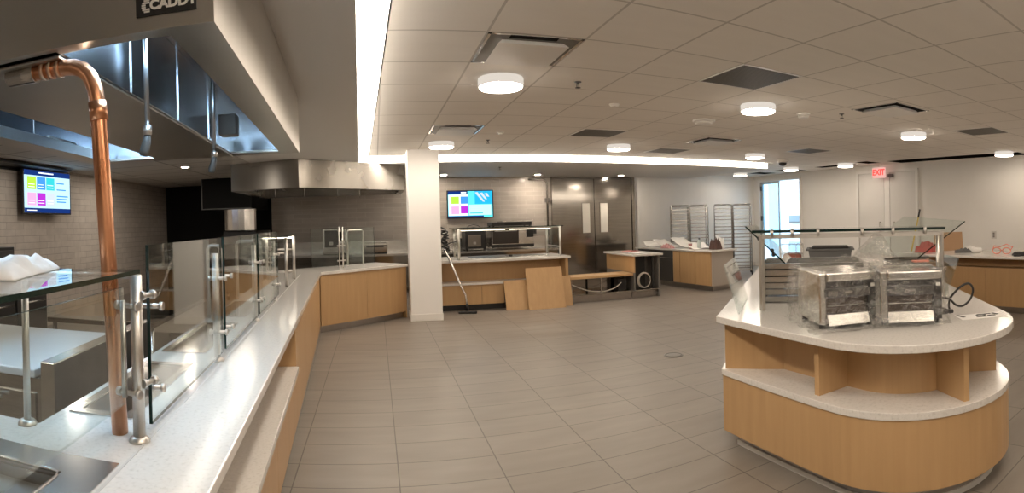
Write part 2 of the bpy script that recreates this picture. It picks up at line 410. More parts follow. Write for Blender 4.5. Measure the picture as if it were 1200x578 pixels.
# stainless double kitchen doors in the back wall
d3 = struct('door_3', MB().box(4.10, 4.17, 12.2, 12.3, 0, 2.478).box(6.2, 6.27, 12.2, 12.3, 0, 2.478).box(4.17, 6.2, 12.2, 12.3, 2.44, 2.478), STEELD)
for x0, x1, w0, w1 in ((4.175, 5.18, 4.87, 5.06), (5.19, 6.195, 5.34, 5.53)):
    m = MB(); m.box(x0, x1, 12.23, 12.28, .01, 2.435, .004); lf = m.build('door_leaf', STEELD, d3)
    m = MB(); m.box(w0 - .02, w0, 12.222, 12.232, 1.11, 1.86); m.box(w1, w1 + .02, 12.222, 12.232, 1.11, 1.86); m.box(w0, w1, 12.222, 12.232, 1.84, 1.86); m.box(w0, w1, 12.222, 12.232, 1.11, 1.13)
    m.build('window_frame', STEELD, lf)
    MB().box(w0, w1, 12.224, 12.231, 1.13, 1.84).build('window_pane', plain('backlit_pane_%d' % int(w0), (.80, .77, .70), .5), lf)  # opaque pale colour stands in for light from the room behind
MB().box(5.178, 5.192, 12.235, 12.28, .01, 2.435).build('door_gap', VOID, d3)

# ================================================================== CEILING FITTINGS
def lamp_proto():
    t = thing('ceiling_lamp', '', 'ceiling lamp', (0, 0, ZC), 'round ceiling lamps')
    MB().lathe([(.173, -.001), (.177, -.01), (.177, -.062), (.172, -.066), (.168, -.066)], (0, 0, ZC)).build('housing', DRUM, t)
    MB().lathe([(.167, -.060), (.168, -.068), (.16, -.078), (.10, -.085), (0, -.087)], (0, 0, ZC)).build('diffuser', LAMP, t)
    return t
lp0 = lamp_proto(); first = True
for x, y, lab in [(.99, 4.12, 'large round white ceiling lamp beside the square air diffuser near the steel hood'),
                  (.94, 7.5, 'round white ceiling lamp just in front of the white column'),
                  (3.6, 7.5, 'round white ceiling lamp in front of the glowing cove, before the steel double doors'),
                  (3.56, 4.2, 'round white ceiling lamp next to the large dark square grille'),
                  (6.43, 7.7, 'round white ceiling lamp just before the right end of the glowing cove'),
                  (6.39, 4.24, 'round white ceiling lamp below a dark-rimmed diffuser, left of the small dark grille'),
                  (9.37, 4.2, 'round white ceiling lamp at the right end of the long black ceiling slot'),
                  (9.3, 8.0, 'round white ceiling lamp left of the red exit sign'),
                  (9.0, 9.45, 'small far round ceiling lamp above the glass entrance'),
                  (9.0, 11.4, 'farthest small round ceiling lamp in the corner above the tall racks')]:
    if first: lp0.location = (x, y, ZC); lp0['label'] = lab; first = False
    else: dup(lp0, (x, y, ZC), lab)
# glowing cove strips
m = MB(); m.prism([(XS(-3.5) + .005, -3.5), (XE(-3.5) - .005, -3.5), (XE(9.1) - .005, 9.1), (XS(9.1) + .005, 9.1)], 2.60, 2.635)
m.prism([(XS(-3.5) + .001, -3.5), (XS(-3.5) + .005, -3.5), (XS(9.08) + .005, 9.08), (XS(9.08) + .001, 9.08)], ZS + .012, 2.60)
tag(m.build('cove_light', COVE), 'bright linear cove light running along the ceiling above the serving line', 'cove light')
m = MB(); m.box(XE(9.1), 7.93, YB + .005, 9.085, 2.60, 2.635); m.box(XE(9.1), 7.93, 9.084, 9.088, ZS + .012, 2.60)
tag(m.build('cove_light', COVE), 'bright linear cove light running across the ceiling in front of the steel doors', 'cove light')
# unseen bulkhead and glow strip, added for fill light and the door reflection
struct('trim_6', MB().box(.3, 10.0, -.05, .20, ZS, ZC), SOFFIT)
m = MB(); m.box(.35, 9.95, .201, .206, ZS + .012, ZC - .01)
tag(m.build('cove_light', COVE), 'unseen glow strip added across the near side of the hall, mirrored in steel doors', 'cove light')
# recessed downlights
t0 = thing('downlight', 'small recessed downlight above the left edge of the wall screen near the column', 'downlight', (1.48, 11.54, ZS), 'recessed downlights')
MB().lathe([(.055, -.004), (.085, -.006), (.09, -.001)], (1.48, 11.54, ZS)).build('trim_ring', WHITE, t0)
MB().lathe([(.0, -.003), (.058, -.003), (.058, -.0045), (0, -.0055)], (1.48, 11.54, ZS)).build('lens', DOWN, t0)
dup(t0, (3.61, 11.7, ZS), 'small recessed downlight just left of the steel double doors')
dup(t0, (5.69, 11.75, ZS), 'small recessed downlight above the right leaf of the steel doors')
dup(t0, (-3.0, 8.37, ZS), 'small recessed downlight in the kitchen ceiling left of the angled hood')
# square white diffusers with a dark slot around a dropped plate
def diffuser(x, y, lab, inner=None):
    t = thing('air_diffuser', lab, 'air diffuser', (x, y, ZC), 'square air diffusers')
    a = .30
    m = MB(); m.box(x - a, x + a, y - a, y - a + .02, ZC - .004, ZC); m.box(x - a, x + a, y + a - .02, y + a, ZC - .004, ZC); m.box(x - a, x - a + .02, y - a, y + a, ZC - .004, ZC); m.box(x + a - .02, x + a, y - a, y + a, ZC - .004, ZC)
    m.build('rim', STEELB, t)
    MB().box(x - a + .02, x + a - .02, y - a + .02, y + a - .02, ZC - .003, ZC - .0005).build('throat', inner or VOID, t)
    if inner: MB().box(x - .16, x + .14, y - a + .022, y - a + .07, ZC - .006, ZC - .002).build('slot', VOID, t)
    b = a - .075
    m = MB(); m.hexa([(x - b, y - b, ZC - .035), (x + b, y - b, ZC - .035), (x + b, y + b, ZC - .035), (x - b, y + b, ZC - .035)], [(x - b + .03, y - b + .03, ZC - .003), (x + b - .03, y - b + .03, ZC - .003), (x + b - .03, y + b - .03, ZC - .003), (x - b + .03, y + b - .03, ZC - .003)])
    m.build('plate', WHITE, t)
diffuser(.983, 3.41, 'large square air diffuser nearest the hood with black slot and steel rim', LOUV)
diffuser(.983, 6.46, 'small-looking square air diffuser in front of the white column lamp', LOUV)
diffuser(4.72, 6.6, 'white square diffuser with dark rim in mid ceiling, beyond the round smoke detector')
diffuser(4.78, 3.46, 'white square diffuser with dark rim right of the large dark grille')
def grille(x, y, lab, a=.3):
    t = thing('return_grille', lab, 'ceiling grille', (x, y, ZC), 'dark square ceiling grilles')
    m = MB(); m.box(x - a, x + a, y - a, y - a + .015, ZC - .005, ZC); m.box(x - a, x + a, y + a - .015, y + a, ZC - .005, ZC); m.box(x - a, x - a + .015, y - a, y + a, ZC - .005, ZC); m.box(x + a - .015, x + a, y - a, y + a, ZC - .005, ZC)
    m.build('rim', WHITE, t)
    MB().box(x - a + .015, x + a - .015, y - a + .015, y + a - .015, ZC - .002, ZC - .0005).build('backing', DARK, t)
    m = MB()
    for k in range(22):
        yy = y - a + .03 + k * (2 * a - .05) / 22; m.box(x - a + .015, x + a - .015, yy, yy + .013, ZC - .004, ZC - .002)
    m.build('louvre', LOUV, t)
grille(2.81, 3.41, 'large dark square louvred grille, nearest in the middle of the ceiling')
grille(2.83, 6.5, 'dark square grille left of the lamp in front of the cove')
grille(4.70, 7.9, 'dark square grille close to the middle of the glowing back cove')
grille(6.8, 3.38, 'dark square grille nearest to the right edge of the picture')
grille(6.88, 6.76, 'dark square grille above the right end of the cove, before the dome camera')
# small fittings
def sprinkler(x, y, z, lab):
    t = thing('sprinkler_head', lab, 'sprinkler', (x, y, z), 'ceiling sprinklers')
    MB().lathe([(.03, 0), (.03, -.004), (.012, -.008), (.012, -.02)], (x, y, z), 12).build('flange', GREY, t)
    MB().lathe([(.022, -.045), (.024, -.048), (.004, -.05)], (x, y, z), 12).build('deflector', DARK, t)
    for q in (-.01, .01): MB().cyl((x + q, y, z - .02), (x + q, y, z - .046), .003, 6).build('frame_arm', GREY, t)
sprinkler(1.62, 4.10, ZC, 'dark sprinkler head right of the largest ceiling lamp')
sprinkler(1.55, 7.28, ZC, 'tiny sprinkler head in front of the cove, right of the column')
sprinkler(2.35, 10.0, ZS, 'tiny sprinkler head in the lowered ceiling above the wall screen')
sprinkler(4.6, 4.0, ZC, 'tiny dark sprinkler head below the diffuser right of centre')
def detector(x, y, lab, r=.075, h=.05):
    t = thing('smoke_detector', lab, 'detector', (x, y, ZC), 'ceiling detectors')
    MB().lathe([(r, 0), (r, -h * .4), (r * .9, -h * .5)], (x, y, ZC), 20).build('base', WHITE, t)
    MB().lathe([(r * .8, -h * .5), (r * .78, -h * .9), (r * .5, -h), (0, -h)], (x, y, ZC), 20).build('cap', WHITE, t)
detector(4.26, 4.26, 'white round detector right of the middle lamp')
detector(3.59, 5.2, 'wide flat white detector left of the middle lamp', .13, .045)
detector(2.27, 4.8, 'small flat white detector right of the dark sprinkler', .05, .025)
detector(1.57, 6.63, 'small white detector beside the far diffuser lamp', .045, .03)
t = thing('dome_camera', 'white ceiling camera with dark dome right of the cove end', 'camera', (7.64, 8.27, ZC))
MB().lathe([(.12, 0), (.125, -.03), (.10, -.05)], (7.64, 8.27, ZC)).build('housing', WHITE, t)
MB().lathe([(.085, -.048), (.08, -.08), (.05, -.11), (0, -.12)], (7.64, 8.27, ZC)).build('dome', BLK, t)
# exit sign
t = thing('exit_sign', 'lit red exit sign hanging from the ceiling before the white double doors', 'exit sign', (9.98, 7.58, 2.26))
m = MB(); m.box(9.965, 9.995, 7.40, 7.77, 2.26, 2.50, .008); m.build('panel', EXITW, t)
MB().cyl((9.98, 7.585, 2.50), (9.98, 7.585, ZC), .012).box(9.94, 10.02, 7.50, 7.67, ZC - .02, ZC).build('canopy', WHITE, t)
MX = Matrix.Rotation(-PI / 2, 4, 'Z') @ Matrix.Rotation(PI / 2, 4, 'X')      # text that faces -X
text('lettering', 'EXIT', .185, EXITR, (9.963, 7.585, 2.385), MX, t, .002, .92, .006)
# outlet on the right wall, the left wall
t = thing('wall_outlet', 'white outlet plate on the right wall above the long counter', 'outlet', (10.2, 4.82, .93))
m = MB(); m.box(10.19, 10.2, 4.765, 4.875, .90, 1.06, .003); m.build('plate', plain('outlet_grey', (.60, .57, .54), .5), t)
for z in (.93, .99): MB().box(10.188, 10.191, 4.80, 4.84, z, z + .04).build('socket', MIDG, t)
t = thing('wall_outlet', 'steel outlet plate low on the tiled left wall behind the copper pipe', 'outlet', (-4.9, 9.2, .27))
MB().box(-4.9, -4.885, 9.13, 9.25, .24, .42, .003).build('plate', STEEL, t); [MB().box(-4.888, -4.883, 9.17, 9.21, z, z + .04).build('socket', BLK, t) for z in (.27, .34)]
t = thing('wall_outlet', 'dark outlet plate on the tiled back wall right of the big oven', 'outlet', (3.66, 12.3, 1.13))
MB().box(3.60, 3.72, 12.28, 12.3, 1.15, 1.30, .003).build('plate', DARK, t); [MB().box(3.64, 3.68, 12.276, 12.281, z, z + .04).build('socket', BLK, t) for z in (1.18, 1.24)]
# objects in the vestibule
t = thing('wall_panel', 'grey metal box on the bright wall beyond the glass entrance', 'panel', (12.55, 12.95, 1.15))
MB().box(12.52, 12.6, 12.68, 13.3, 1.15, 1.42, .005).build('body', plain('blue_grey', (.20, .25, .29), .5), t); MB().box(12.51, 12.521, 12.72, 13.26, 1.18, 1.22).build('handle', GREY, t)
t = thing('radiator', 'pale blue finned heater low beyond the glass entrance', 'heater', (12.52, 12.95, 0))
m = MB()
for k in range(12): m.box(12.47, 12.6, 12.66 + k * .052, 12.70 + k * .052, .08, .56, .004)
m.build('fin', plain('pale_blue', (.45, .62, .72), .5), t); MB().box(12.5, 12.6, 12.66, 13.28, 0, .08).build('base', GREY, t)

# ================================================================== HOOD OVER THE SERVING LINE
HU0, HU1, HV0, HV1, HB, HT = -2.05, -.34, 1.455, 4.24, 2.05, 2.477
BEAM = steel('steel_beam', (.50, .52, .55), .2, (.5, .5, .5), 2., .03)
hl = lp((HU0 + HU1) / 2, (HV0 + HV1) / 2, HB)
hd = thing('exhaust_hood', 'large stainless exhaust hood with black nameplate hanging over the serving line', 'range hood', hl)
m = MB(L)
m.box(HU0, HU1, HV0, HV0 + .02, HB, HT); m.box(HU0, HU1, HV1 - .02, HV1, HB, HT); m.box(HU0, HU0 + .02, HV0 + .02, HV1 - .02, HB, HT); m.box(HU1 - .02, HU1, HV0 + .02, HV1 - .02, HB, HT)
m.build('shell', HOOD, hd)
MB(L).box(HU0 + .02, HU0 + .024, HV0 + .03, HV1 - .03, HB + .016, HT - .04).build('inner_panel', BEAM, hd)
MB(L).box(HU0 + .03, HU1 - .03, HV1 - .024, HV1 - .02, HB + .016, HT - .04).build('inner_panel', BEAM, hd)
m = MB(L); m.box(HU0 + .02, HU1 - .02, HV0 + .02, HV1 - .02, HT - .04, HT - .02); m.build('top_panel', BEAM, hd)
m = MB(L); m.box(-.47, HU1 - .02, HV0 + .02, HV1 - .02, HB, HB + .015); m.box(-.485, -.47, HV0 + .06, HV1 - .12, HB, HB + .07)
m.box(HU0 + .02, -1.9, HV0 + .02, HV1 - .02, HB, HB + .015); m.box(-1.9, -1.885, HV0 + .06, HV1 - .12, HB, HB + .07)
m.box(-1.9, -.47, HV1 - .14, HV1 - .02, HB, HB + .015); m.box(-1.9, -.47, HV0 + .02, HV0 + .06, HB, HB + .015)
m.build('rim_gutter', HOOD, hd)
MB(L).box(-1.45, -.85, HV0 + .03, HV1 - .03, HB, HT - .04, .004).build('filter_beam', BEAM, hd)
m = MB(L); m.box(-1.445, -.855, HV0 + .05, HV1 - .05, HB - .012, HB - .002, .004); m.build('beam_underside', HOOD, hd)  # plate added below the beam so its dark underside looks lit
for u in (-.848, -1.452):                       # welded seams of the beam's sides
    for v in (2.1, 2.75, 3.4): MB(L).box(u - .003, u + .003, v, v + .006, HB + .005, HT - .042).build('seam', BEAM, hd)
for v in (2.3, 3.2): MB(L).box(HU0 + .018, HU0 + .026, v, v + .006, HB + .02, HT - .042).build('seam', HOOD, hd)
for a in ((-.60, -.52, 1.50, 2.3), (-1.85, -1.77, 1.50, 2.9)): MB(L).box(*a, HT - .075, HT - .04).build('hood_lamp', COOL, hd)
m = MB(L); m.box(-.82, -.70, 3.55, 3.66, 2.10, 2.24, .008); m.build('junction_box', MIDG, hd)
m = MB(L); m.box(-2.02, -1.99, 3.35, 3.75, 2.07, 2.17); m.build('notice_plate', WHITE, hd)
# nameplate on the near face
m = MB(L); m.box(-.566, -.388, HV0 - .006, HV0, 2.090, 2.165); npl = m.build('nameplate', BLK, hd)
MN = L @ Matrix.Rotation(PI / 2, 4, 'X')
PALE = plain('pale_lettering', (.80, .77, .72), .4)
text('lettering', 'CADDY', .037, PALE, lp(-.455, HV0 - .0075, 2.117), MN, npl, .0012, 1.06, .0016)
m = MB(L)
for k in range(6):      # the half globe mark of stacked bars
    z = 2.099 + k * .0063; w = math.sqrt(max(0, .0205 ** 2 - (z + .0025 - 2.117) ** 2)); m.box(-.528 - w, -.528 + (.004 if abs(k - 2.5) > 1 else -.008), HV0 - .008, HV0 - .006, z, z + .0046)
m.build('emblem', PALE, npl)
# power drops hanging out of the hood
def drop(u, v, z0, lab):
    b = lp(u, v, z0); t = thing('power_drop', lab, 'power drop', b, 'power drops under the hood')
    MB(L).cyl((u, v, z0 + .12), (u, v, HT - .042), .011, 10).build('conduit', plain('conduit_%d' % int(v * 10), (.35, .36, .38), .3, 1.), t)
    MB(L).cyl((u, v, z0 + .085), (u, v, z0 + .125), .019, 12).build('collar', CHROME, t)
    MB(L).tube([(u, v, z0 + .09), (u - .004, v, z0 + .06), (u - .016, v, z0 + .02), (u - .02, v, z0)], [.014, .018, .021, .017], 10).build('plug', GREY, t)
drop(-.79, 2.12, 1.79, 'grey conduit drop with plug hanging nearest, right of the copper pipe')
drop(-.715, 2.98, 1.795, 'grey conduit drop with plug hanging farther along the hood')
# copper pipe
pc = [(-.80, 1.56, CT + .001), (-.815, 1.53, 1.45), (-.825, 1.505, 1.88), (-.832, 1.505, 1.93), (-.85, 1.505, 1.975), (-.875, 1.505, 2.000), (-.905, 1.505, 2.013), (-.94, 1.505, 2.018), (-1.06, 1.505, 2.022)]
t = thing('copper_pipe', 'bare copper pipe rising from the counter and bending left under the hood', 'pipe', (-.80, 1.56, CT))
MB().tube(pc, .0262, 18).build('pipe', COPPER, t)
MB().tube([(-.8205, 1.506, 1.83), (-.826, 1.505, 1.89)], .0295, 18).build('coupling', COPPER, t)
TIN = noisy('tinned_copper', [(.4, (.70, .42, .28)), (.7, (.72, .62, .5))], 30, rough=.3, metal=1.)
for x in (-.955, -.985, -1.015): MB().tube([(x, 1.505, 2.018 - (x + .94) * .03), (x - .014, 1.505, 2.0185 - (x + .94) * .03)], .0305, 18).build('solder_ring', TIN, t)
MB().tube([(-1.055, 1.505, 2.021), (-1.06, 1.505, 2.021), (-1.17, 1.505, 2.024)], [.034, .031, .031], 18).build('steel_sleeve', STEELB, t)

# ================================================================== SERVING LINE COUNTER
FU = -.345
C0 = lp(-.8, 4, 0)
sc = thing('serving_counter', 'long white quartz serving counter with maple front bending toward the column', 'counter', C0)
cA = lp(FU, 7.46, 0); A2 = Vector((cA.x, cA.y)); E2 = Vector((.50, 8.56)); dd = (E2 - A2).normalized(); nn = Vector((-dd.y, dd.x))
def diag(a, off): return A2 + dd * a + nn * off
DLEN = (E2 - A2).length
def w2(u, v): x, y = Lf(u, v); return (x, y)
def pv(v): return (v.x, v.y)
inn = lambda off: diag(0, off) + dd * ((lp(-1.0, 0, 0).xy - diag(0, off)).dot(Vector((math.cos(AL), math.sin(AL)))) / dd.dot(Vector((math.cos(AL), math.sin(AL)))))
m = MB(); iw = inn(.78)
m.prism([w2(FU, -1.), w2(FU, 7.46), pv(E2), pv(E2 + nn * .78), pv(iw), w2(-1.0, 1.575), w2(-2.3, 1.575), w2(-2.3, 1.375), w2(-.625, 1.375), w2(-.625, -1.)], CT - .04, CT, .004)
m.build('countertop', QUARTZ, sc)
# pale raised joint along the glass line
m = MB(L); m.box(-.612, -.604, -1, 7.2, CT, CT + .0015); m.build('joint_strip', plain('joint_caulk', (.50, .48, .45), .5), sc)
m = MB(L)   # lower front and full height front, panel by panel
fp = -.37
def front(v0, v1, z0, z1): MB(L).box(fp - .02, fp, v0 + .002, v1 - .002, z0, z1).build('front_panel', WOOD, sc)
for v0, v1 in ((-1, .4), (.4, 1.6), (1.6, 2.75), (2.75, 3.84)): front(v0, v1, .1, .455)
for v0, v1 in ((3.84, 4.75), (4.75, 5.65), (5.65, 6.55), (6.55, 7.44)): front(v0, v1, .1, CT - .04)
MB(L).box(-.75, -.352, -1, 3.84, .455, .495, .003).build('niche_shelf', QUARTZ, sc)
MB(L).box(-.77, -.75, -1, 3.84, .495, CT - .04).build('niche_back', WOOD, sc)
MB(L).box(-.75, fp - .005, 3.84, 3.862, .1, CT - .04).build('niche_end', WOOD, sc)
MB(L).box(-.75, fp - .005, 1.2, 1.222, .495, CT - .04).build('niche_divider', WOOD, sc)
m = MB(); q = [pv(diag(.0, .03)), pv(diag(0, .05))]
for a0, a1 in ((.0, DLEN * .5), (DLEN * .5, DLEN - .04)):
    m = MB(); m.prism([pv(diag(a0 + .004, .025)), pv(diag(a1 - .002, .025)), pv(diag(a1 - .002, .045)), pv(diag(a0 + .004, .045))], .1, CT - .04); m.build('front_panel', WOOD, sc)
m = MB(); m.prism([pv(diag(DLEN - .04, .03)), pv(diag(DLEN - .02, .03)), pv(diag(DLEN - .02, .7)), pv(diag(DLEN - .04, .7))], 0, CT - .04); m.build('end_panel', WOOD, sc)
m = MB(); m.prism([w2(-.42, -1), pv(diag(.02, .075)), pv(diag(DLEN - .05, .095)), pv(diag(DLEN - .05, .115)), pv(diag(.02, .095)), w2(-.44, -1)], 0, .1); m.build('toe_kick', TOE, sc)
m = MB(); m.prism([w2(-.40, 3.9), pv(diag(.05, .12)), pv(diag(DLEN - .06, .12)), pv(diag(DLEN - .06, .70)), pv(inn(.74)), w2(-.97, 3.9)], .02, CT - .045); m.build('cabinet_body', MIDG, sc)
MB(L).box(-.99, -.79, -1, 3.9, .02, CT - .045).build('cabinet_body', MIDG, sc)
# stainless inset of the near station
t = thing('cold_pan_inset', 'shallow stainless drop-in pan set in the nearest corner of the counter', 'drop-in pan', lp(-1.2, .8, CT - .08))
m = MB(L); u0, u1, v0, v1 = -1.95, -.622, .15, 1.385
for a in ((u0, u1, v1 - .11, v1), (u0, u1, v0, v0 + .1), (u0, u0 + .1, v0 + .1, v1 - .11), (u1 - .12, u1, v0 + .1, v1 - .11)): m.box(*a, CT - .012, CT + .003)
m.build('flange', STEEL, t)
m = MB(L); a, b, c, d = u0 + .1, u1 - .12, v0 + .1, v1 - .11
m.box(a, b, c, d, CT - .085, CT - .08); m.box(a, b, d - .006, d, CT - .08, CT - .012); m.box(b - .006, b, c, d, CT - .08, CT - .012); m.box(a, b, c, c + .006, CT - .08, CT - .012)
m.build('basin', STEEL, t)
m = MB(L); m.tube([(a, d, CT + .003), (b - .03, d, CT + .003), (b - .008, d - .008, CT + .003), (b, d - .03, CT + .003), (b, c, CT + .003)], .005, 6); m.build('rim_bead', STEELB, t)
# drop-in wells behind the glass
for v0, v1, lab in ((1.72, 2.5, 'stainless drop-in well behind the nearest tall glass pane'), (2.72, 3.6, 'stainless drop-in well behind the second tall glass pane'), (3.85, 4.65, 'stainless drop-in well behind the third glass pane')):
    t = thing('drop_in_well', lab, 'drop-in well', lp(-.83, (v0 + v1) / 2, CT), 'wells in the serving counter')
    m = MB(L)
    for a in ((-.965, -.725, v0, v0 + .04), (-.965, -.725, v1 - .04, v1), (-.965, -.93, v0 + .04, v1 - .04), (-.76, -.725, v0 + .04, v1 - .04)): m.box(*a, CT + .0005, CT + .006)
    m.build('flange', STEEL, t)
    MB(L).box(-.93, -.76, v0 + .04, v1 - .04, CT + .0005, CT + .003).build('lid', STEELD, t)
# ------------------------------------------------------------------ glass guards along the line
def each(name, mm, parent, calls, T=None):
    for f in calls:
        q = MB(T); f(q); q.build(name, mm, parent)
def clamp(mb, p, d, l=.045):
    p = Vector(p); d = Vector(d).normalized(); mb.tube([p - d * l, p + d * l], .0085, 10); mb.tube([p + d * (l - .012), p + d * l], .014, 12); mb.tube([p - d * l, p - d * (l - .012)], .014, 12)
def foot(mb, u, v, z=CT): mb.lathe([(.033, 0), (.033, .006), (.026, .014), (.020, .018)], (u, v, z), 16)
GP = [1.557, 2.585, 3.71, 4.73]
names = ['nearest tall glass guard pane with dark edge beside the copper pipe', 'second tall glass guard pane along the white counter', 'third tall glass guard pane along the white counter, before the lit bend']
panes = [(1.62, 2.64), (2.70, 3.73), (3.79, 4.88)]
for i in range(3):
    vp = GP[i + 1]
    t = thing('sneeze_guard', names[i], 'sneeze guard', lp(-.63, vp, CT), 'glass guards on the serving counter')
    m = MB(L); m.cyl((-.63, vp, CT + .01), (-.63, vp, 1.36), .017, 14); m.build('post', CHROME, t)
    m = MB(L); foot(m, -.63, vp); m.build('post_foot', CHROME, t)
    if i:
        m = MB(L); ua, ub = (-1.06 if i == 1 else -.97), (-.88 if i == 1 else -.75)
        ua = max(ua, -.975)
        m.tube([(ua, vp + .07, CT + .004), (ua, vp + .07, 1.33), (ua + .015, vp + .07, 1.355), (ua + .04, vp + .07, 1.36), (ub - .04, vp + .07, 1.36), (ub - .015, vp + .07, 1.355), (ub, vp + .07, 1.33), (ub, vp + .07, CT + .004)], .014, 10)
        m.build('rear_hoop', CHROME, t)
    v0, v1 = panes[i]
    m = MB(L); m.sheet([(-.615, v0, .872), (-.615, v1, .872), (-.615, v1, 1.436), (-.615, v0, 1.436)], .011, 1); m.build('glass_pane', [GLASS, GLASSE], t)
    each('clamp', CHROME, t, [lambda q, v=v, z=z: clamp(q, (-.62, v, z), (1, 0, 0)) for v in (vp, v0 + .03) for z in (.98, 1.24)], L)
# near station: glass shelf on posts
t = thing('sneeze_guard', 'low glass shelf guard with thick green edge in the near left corner', 'sneeze guard', lp(-.8, 1.55, CT), 'glass guards on the serving counter')
m = MB(L); m.cyl((-.63, 1.557, CT + .01), (-.63, 1.557, 1.347), .019, 16); m.build('post', CHROME, t)
m = MB(L); m.cyl((-1.028, 1.545, CT + .01), (-1.028, 1.545, 1.347), .0125, 12); m.build('post', CHROME, t)
each('post_foot', CHROME, t, [lambda q: foot(q, -.63, 1.557), lambda q: foot(q, -1.028, 1.545)], L)
m = MB(L); m.tube([(-.63, 1.557, 1.335), (-.645, 1.557, 1.345), (-.70, 1.557, 1.345), (-1.6, 1.557, 1.345)], .011, 10); m.build('top_bar', CHROME, t)
m = MB(L); m.sheet([(-1.62, .25, 1.358), (-.615, .25, 1.358), (-.615, 1.556, 1.358), (-1.62, 1.556, 1.358)], .013, 1); m.build('glass_shelf', [GLASS, GLASSE], t)
m = MB(L); m.sheet([(-.652, .25, .97), (-.652, 1.50, .97), (-.652, 1.50, 1.315), (-.652, .25, 1.315)], .010, (2,)); m.build('glass_pane', [GLASS, GLASSE], t)
for z in (.988, 1.254): each('clamp', CHROME, t, [lambda q: clamp(q, (-.655, 1.545, z), (1, -.35, 0)), lambda q: clamp(q, (-.60, 1.575, z + .03), (.4, 1, 0), .03)], L)
MB(L).tube([(-.668, 1.54, .975), (-.668, 1.54, 1.27)], .009, 10).build('clamp_rod', CHROME, t)
# white crumpled cloth on the glass shelf
def crumple(name, label, cat, c, sx, sy, h, m_, rz=0, seed=0, n=22, grp=None):
    b = bmesh.new(); bmesh.ops.create_grid(b, x_segments=n, y_segments=n, size=.5)
    top = b.verts[:]
    for v in top:
        x, y = v.co.x, v.co.y; e = max(0, 1 - (max(abs(x), abs(y)) * 2) ** 3)
        e = max(0., e) ** .45
        z = h * (.5 + .55 * abs(noise.noise(Vector((x * 4.5 + seed, y * 4.5, seed)))) * 1.7 + .18 * noise.noise(Vector((x * 13 + seed, y * 13, seed)))) * (.12 + .88 * e)
        w = 1 + .12 * noise.noise(Vector((x * 3, y * 3 + seed, 5)))
        v.co = Vector((x * sx * w, y * sy * w, z))
    g = bmesh.ops.extrude_face_region(b, geom=b.faces[:]); low = [q for q in g['geom'] if isinstance(q, bmesh.types.BMVert)]
    for v in low: v.co.z = max(.0, v.co.z - .004) * .0
    bmesh.ops.recalc_face_normals(b, faces=b.faces[:])
    for f in b.faces: f.smooth = True
    mm = MB(); mm.bm.free(); mm.bm = b; bmesh.ops.transform(b, matrix=Matrix.Translation(c) @ Matrix.Rotation(rz, 4, 'Z'), verts=b.verts[:])
    o = mm.build(name, m_); return tag(o, label, cat, grp)
crumple('folded_cloth', 'white crumpled cloth lying on the near glass shelf', 'cloth', lp(-.99, 1.30, 1.3646), .34, .46, .06, PAPER, .3, 3)
crumple('folded_cloth', 'flat white cloth beneath the crumpled one at the left picture edge', 'cloth', lp(-.93, .98, 1.3646), .26, .22, .035, PAPER, .1, 8)

# guard at the bend: steel frames, lit shelf and glass
t = thing('sneeze_guard', 'steel framed glass guard with lit top shelf at the bend of the counter', 'sneeze guard', lp(-.75, 6.5, CT), 'glass guards on the serving counter')
for u, v in ((-.63, 6.6), (-.63, 5.75), (-.955, 6.6), (-.955, 5.75)): MB(L).cyl((u, v, CT), (u, v, 1.36), .018, 12).build('post', CHROME, t)
MB(L).sheet([(-.60, 5.65, 1.372), (-.60, 6.68, 1.372), (-.98, 6.68, 1.372), (-.98, 5.65, 1.372)], .012, 1).build('glass_shelf', [GLASS, GLASSE], t)
MB(L).box(-1.0, -.63, 6.555, 6.60, 1.335, 1.36).build('lamp_bar', STRIP, t)
for v, z in ((6.6, 1.2), (6.6, .93), (5.75, 1.2)): MB(L).cyl((-.63, v, z), (-.955, v, z), .01).build('cross_bar', CHROME, t)
t = thing('sneeze_guard', 'clear glass pane on two posts above the angled end of the counter', 'sneeze guard', (-.35, 8.24, CT), 'glass guards on the serving counter')
g0 = A2 + dd * .08 + nn * .33; g1 = A2 + dd * .62 + nn * .33; g2 = A2 + dd * 1.28 + nn * .33
for g in (g1 - dd * .035, g1 + dd * .035): MB().cyl((g.x, g.y, CT), (g.x, g.y, 1.45), .012, 12).build('post', CHROME, t)
each('clamp', CHROME, t, [lambda q, z=z: clamp(q, (g1.x, g1.y, z), (dd.x, dd.y, 0), .07) for z in (.95, 1.17)])
MB().sheet([(g0.x, g0.y, .875), (g1.x - dd.x * .05, g1.y - dd.y * .05, .875), (g1.x - dd.x * .05, g1.y - dd.y * .05, 1.43), (g0.x, g0.y, 1.43)], .01, 1).build('glass_pane', [GLASS, GLASSE], t)
MB().sheet([(g1.x + dd.x * .05, g1.y + dd.y * .05, .875), (g2.x, g2.y, .875), (g2.x, g2.y, 1.43), (g1.x + dd.x * .05, g1.y + dd.y * .05, 1.43)], .01, 1).build('glass_pane', [GLASS, GLASSE], t)
t = thing('guard_hoop', 'steel hoop frame standing at the counter end beside the column', 'guard frame', (.1, 8.9, CT))
h0 = A2 + dd * .98 + nn * .62; h1 = A2 + dd * 1.30 + nn * .62
MB().tube([(h0.x, h0.y, CT), (h0.x, h0.y, 1.36), (h0.x + dd.x * .02, h0.y + dd.y * .02, 1.385), (h1.x - dd.x * .02, h1.y - dd.y * .02, 1.385), (h1.x, h1.y, 1.36), (h1.x, h1.y, CT)], .015, 10).build('hoop', CHROME, t)
MB().sheet([(h0.x, h0.y, .88), (h1.x, h1.y, .88), (h1.x, h1.y, 1.33), (h0.x, h0.y, 1.33)], .008, 1).build('glass_pane', [GLASS, GLASSE], t)

